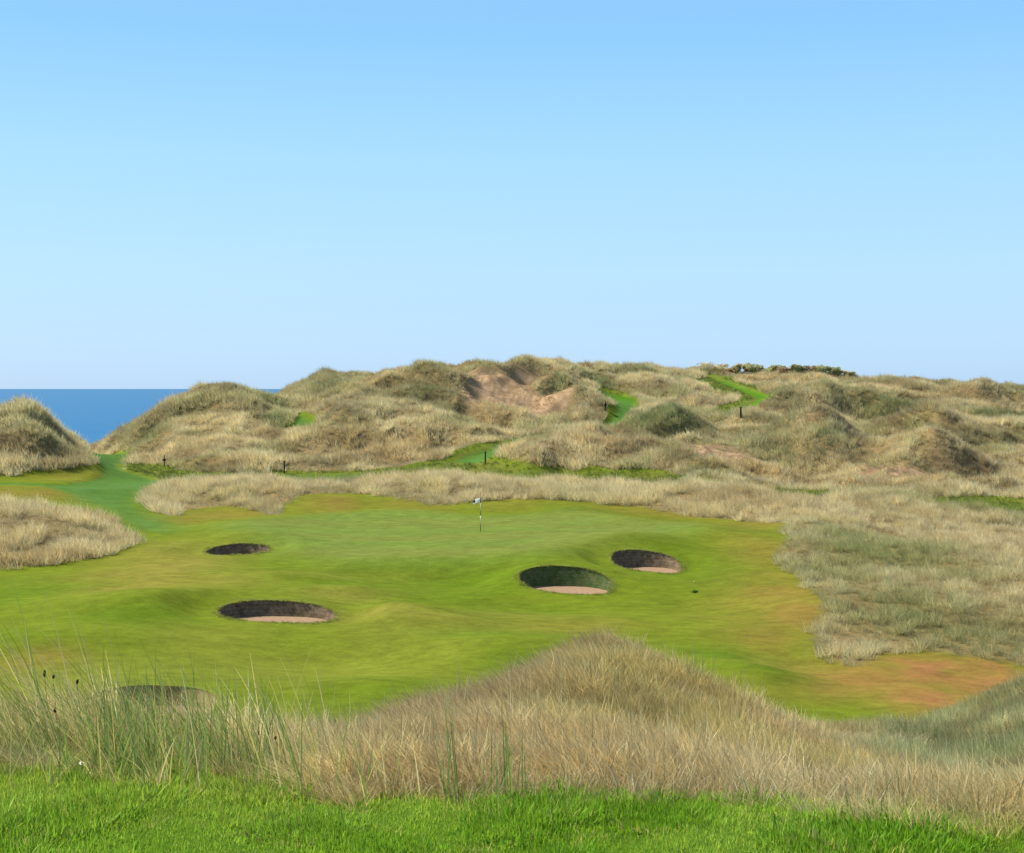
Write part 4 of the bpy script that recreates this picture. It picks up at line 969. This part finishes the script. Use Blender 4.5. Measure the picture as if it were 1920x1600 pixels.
for a in ((83, 1268, 7.1, .048, M_SEEDG, 'large dark green seed head, highest of the group at left'), (99, 1272, 7.1, .030, M_SEED, 'small dark seed head just right of the green one'), (144, 1282, 7.0, .036, M_SEED, 'dark brown seed head above the shaded bunker rim'),
          (103, 1336, 6.8, .034, M_SEED, 'brown seed head low among the left blades'), (195, 1330, 6.9, .026, M_SEED, 'faint small seed head in front of the shaded bunker'), (483, 1380, 6.7, .036, M_SEED, 'red-brown seed head right of the green clumps'), (516, 1386, 6.8, .026, M_SEED, 'small brown seed head at the edge of the straw dune')):
    plantain(*a)
# white flowers
M_PETAL = simple('white_petals', (.82, .82, .74), .7, .2); M_YELLOW = simple('flower_centre', (.6, .42, .04), .8, .2)
def flower(px, py, Y, label):
    X_, _, Z_ = P(px, py, Y); g = gz_at(X_, Y); r = tag(empty('white_flower', (X_, Y, g)), label, 'flower', 'pair of small white flowers')
    lathe('stem', [(.0013, -.02), (.0011, Z_ - g)], M_STEM, r, 6)
    bm = bmesh.new()
    for k in range(9):
        a = 6.283 * k / 9; u = Vector((math.cos(a), math.sin(a) * .8, .25 * math.sin(a) * -1)); v = Vector((-math.sin(a), math.cos(a), 0)) * .0028
        bm.faces.new([bm.verts.new(c) for c in (u * .002 - v * .5, u * .008 - v, u * .012, u * .008 + v, u * .002 + v * .5)])
    me = bpy.data.meshes.new('petals'); bm.to_mesh(me); bm.free(); o = link('petals', me, M_PETAL, r); o.location = (0, 0, Z_ - g + .002); o.rotation_euler = (.9, 0, 0); sm = o.modifiers.new('thick', 'SOLIDIFY'); sm.thickness = .0006
    o = lathe('flower_centre', [(.001, -.001), (.003, 0), (.002, .002)], M_YELLOW, r, 8); o.location = (0, -.001, Z_ - g + .003); o.rotation_euler = (.9, 0, 0)
def mat_of_grass(px, py, Y, sx, n, label):
    X_, _, _z = P(px, py, Y); g = gz_at(X_, Y); sp = []
    for k in range(n):
        u = random.gauss(0, sx); v = random.gauss(0, sx * .5)
        sp.append((u, v, random.uniform(.25, .5), random.uniform(.9, 2.6), random.gauss(0, .25), .9, .0055, jit(random.choice([(.62, .54, .36), (.50, .42, .28), (.58, .52, .40)]))))
    blades('dead_tuft', (X_, Y, g + .03), sp, label, 'dead grass mat', 'combed mats of dead grass in the saddle')
mat_of_grass(1540, 1350, 16.5, .22, 420, 'pale combed mat of dead grass, left one in the saddle')
mat_of_grass(1592, 1352, 17, .20, 420, 'pale combed mat of dead grass, middle one in the saddle')
mat_of_grass(1645, 1362, 17.5, .18, 360, 'small pale mat of dead grass, right one in the saddle')
flower(152.5, 1432, 6.0, 'small white flower, left one of the pair in the grass')
flower(158, 1434, 6.0, 'small white flower, right one of the pair in the grass')
# weed and ball on the turf
x, y, z = ghit(1303, 1112)
sp = [(random.gauss(0, .035), random.gauss(0, .02), random.uniform(.14, .26), random.gauss(0, 1.2), random.gauss(0, .9), .4, .06, jit((.025, .07, .008))) for _ in range(26)]
blades('weed', (x, y, z), sp, 'small dark green weed on the smooth turf right of the bunkers', 'weed')
x, y, z = ghit(1301, 1092)
o = lathe('golf_ball', [(.004, -.0213), (.012, -.0176), (.0185, -.0105), (.0213, 0), (.0185, .0105), (.012, .0176), (.004, .0213)], M_WHITE, None, 16); o.location = (x, y, z + .02); tag(o, 'tiny pale ball lying on the turf above the dark weed', 'ball')

# ----------------------------------------------------------------- light and sky
SUN_EL, SUN_AZ = math.radians(46), math.radians(-68)      # azimuth measured from the view direction (+Y) towards +X
sd = Vector((math.sin(SUN_AZ) * math.cos(SUN_EL), math.cos(SUN_AZ) * math.cos(SUN_EL), math.sin(SUN_EL)))
sun = bpy.data.lights.new('sun', 'SUN'); sun.energy = 5.0; sun.angle = math.radians(.8); sun.color = (1, .90, .74)
so = bpy.data.objects.new('sun', sun); COL.objects.link(so); so.rotation_euler = sd.to_track_quat('Z', 'Y').to_euler(); so.location = (-40, 20, 80)
w = bpy.data.worlds.new('World'); scene.world = w; w.use_nodes = True
nt = w.node_tree; nt.nodes.clear()
out = nd(nt, 'ShaderNodeOutputWorld'); bg = nd(nt, 'ShaderNodeBackground'); bg.inputs['Strength'].default_value = .12
sky = nd(nt, 'ShaderNodeTexSky', sky_type='NISHITA'); sky.sun_disc = False; sky.sun_elevation = SUN_EL; sky.sun_rotation = SUN_AZ
sky.altitude = 20; sky.air_density = 1.0; sky.dust_density = .2; sky.ozone_density = 2.0
# hazy pale band low over the sea, deeper blue above it, overhead greyed to keep the shade warm, blended with the physical sky
tc = nd(nt, 'ShaderNodeTexCoord'); sx = nd(nt, 'ShaderNodeSeparateXYZ'); nt.links.new(tc.outputs['Generated'], sx.inputs[0])
rp = nd(nt, 'ShaderNodeValToRGB'); e = rp.color_ramp.elements
e[0].position = 0.0; e[0].color = (0.2217, 0.3519, 0.5209, 1); e[1].position = 1.0; e[1].color = (.150, .185, .235, 1)
for p_, c_ in ((.03, (0.2466, 0.3824, 0.5458, 1)), (.082, (0.2521, 0.4073, 0.5652, 1)), (.156, (0.2161, 0.3990, 0.5708, 1)), (.24, (0.1496, 0.3380, 0.5708, 1)), (.36, (.165, .27, .40, 1)), (.55, (.157, .218, .296, 1))):
    k_ = e.new(p_); k_.color = c_
nt.links.new(sx.outputs['Z'], rp.inputs[0])
up_ = nd(nt, 'ShaderNodeVectorMath', operation='SCALE'); up_.inputs['Scale'].default_value = 1 / .12; nt.links.new(rp.outputs[0], up_.inputs[0])
mx = nd(nt, 'ShaderNodeMix', data_type='RGBA'); mx.inputs[0].default_value = .9
nt.links.new(sky.outputs[0], mx.inputs[6]); nt.links.new(up_.outputs[0], mx.inputs[7])
nt.links.new(mx.outputs[2], bg.inputs[0]); nt.links.new(bg.outputs[0], out.inputs[0])
vs = scene.view_settings; vs.view_transform = 'Standard'; vs.look = 'None'; vs.gamma = 1; vs.exposure = 0.85; vs.use_curve_mapping = False
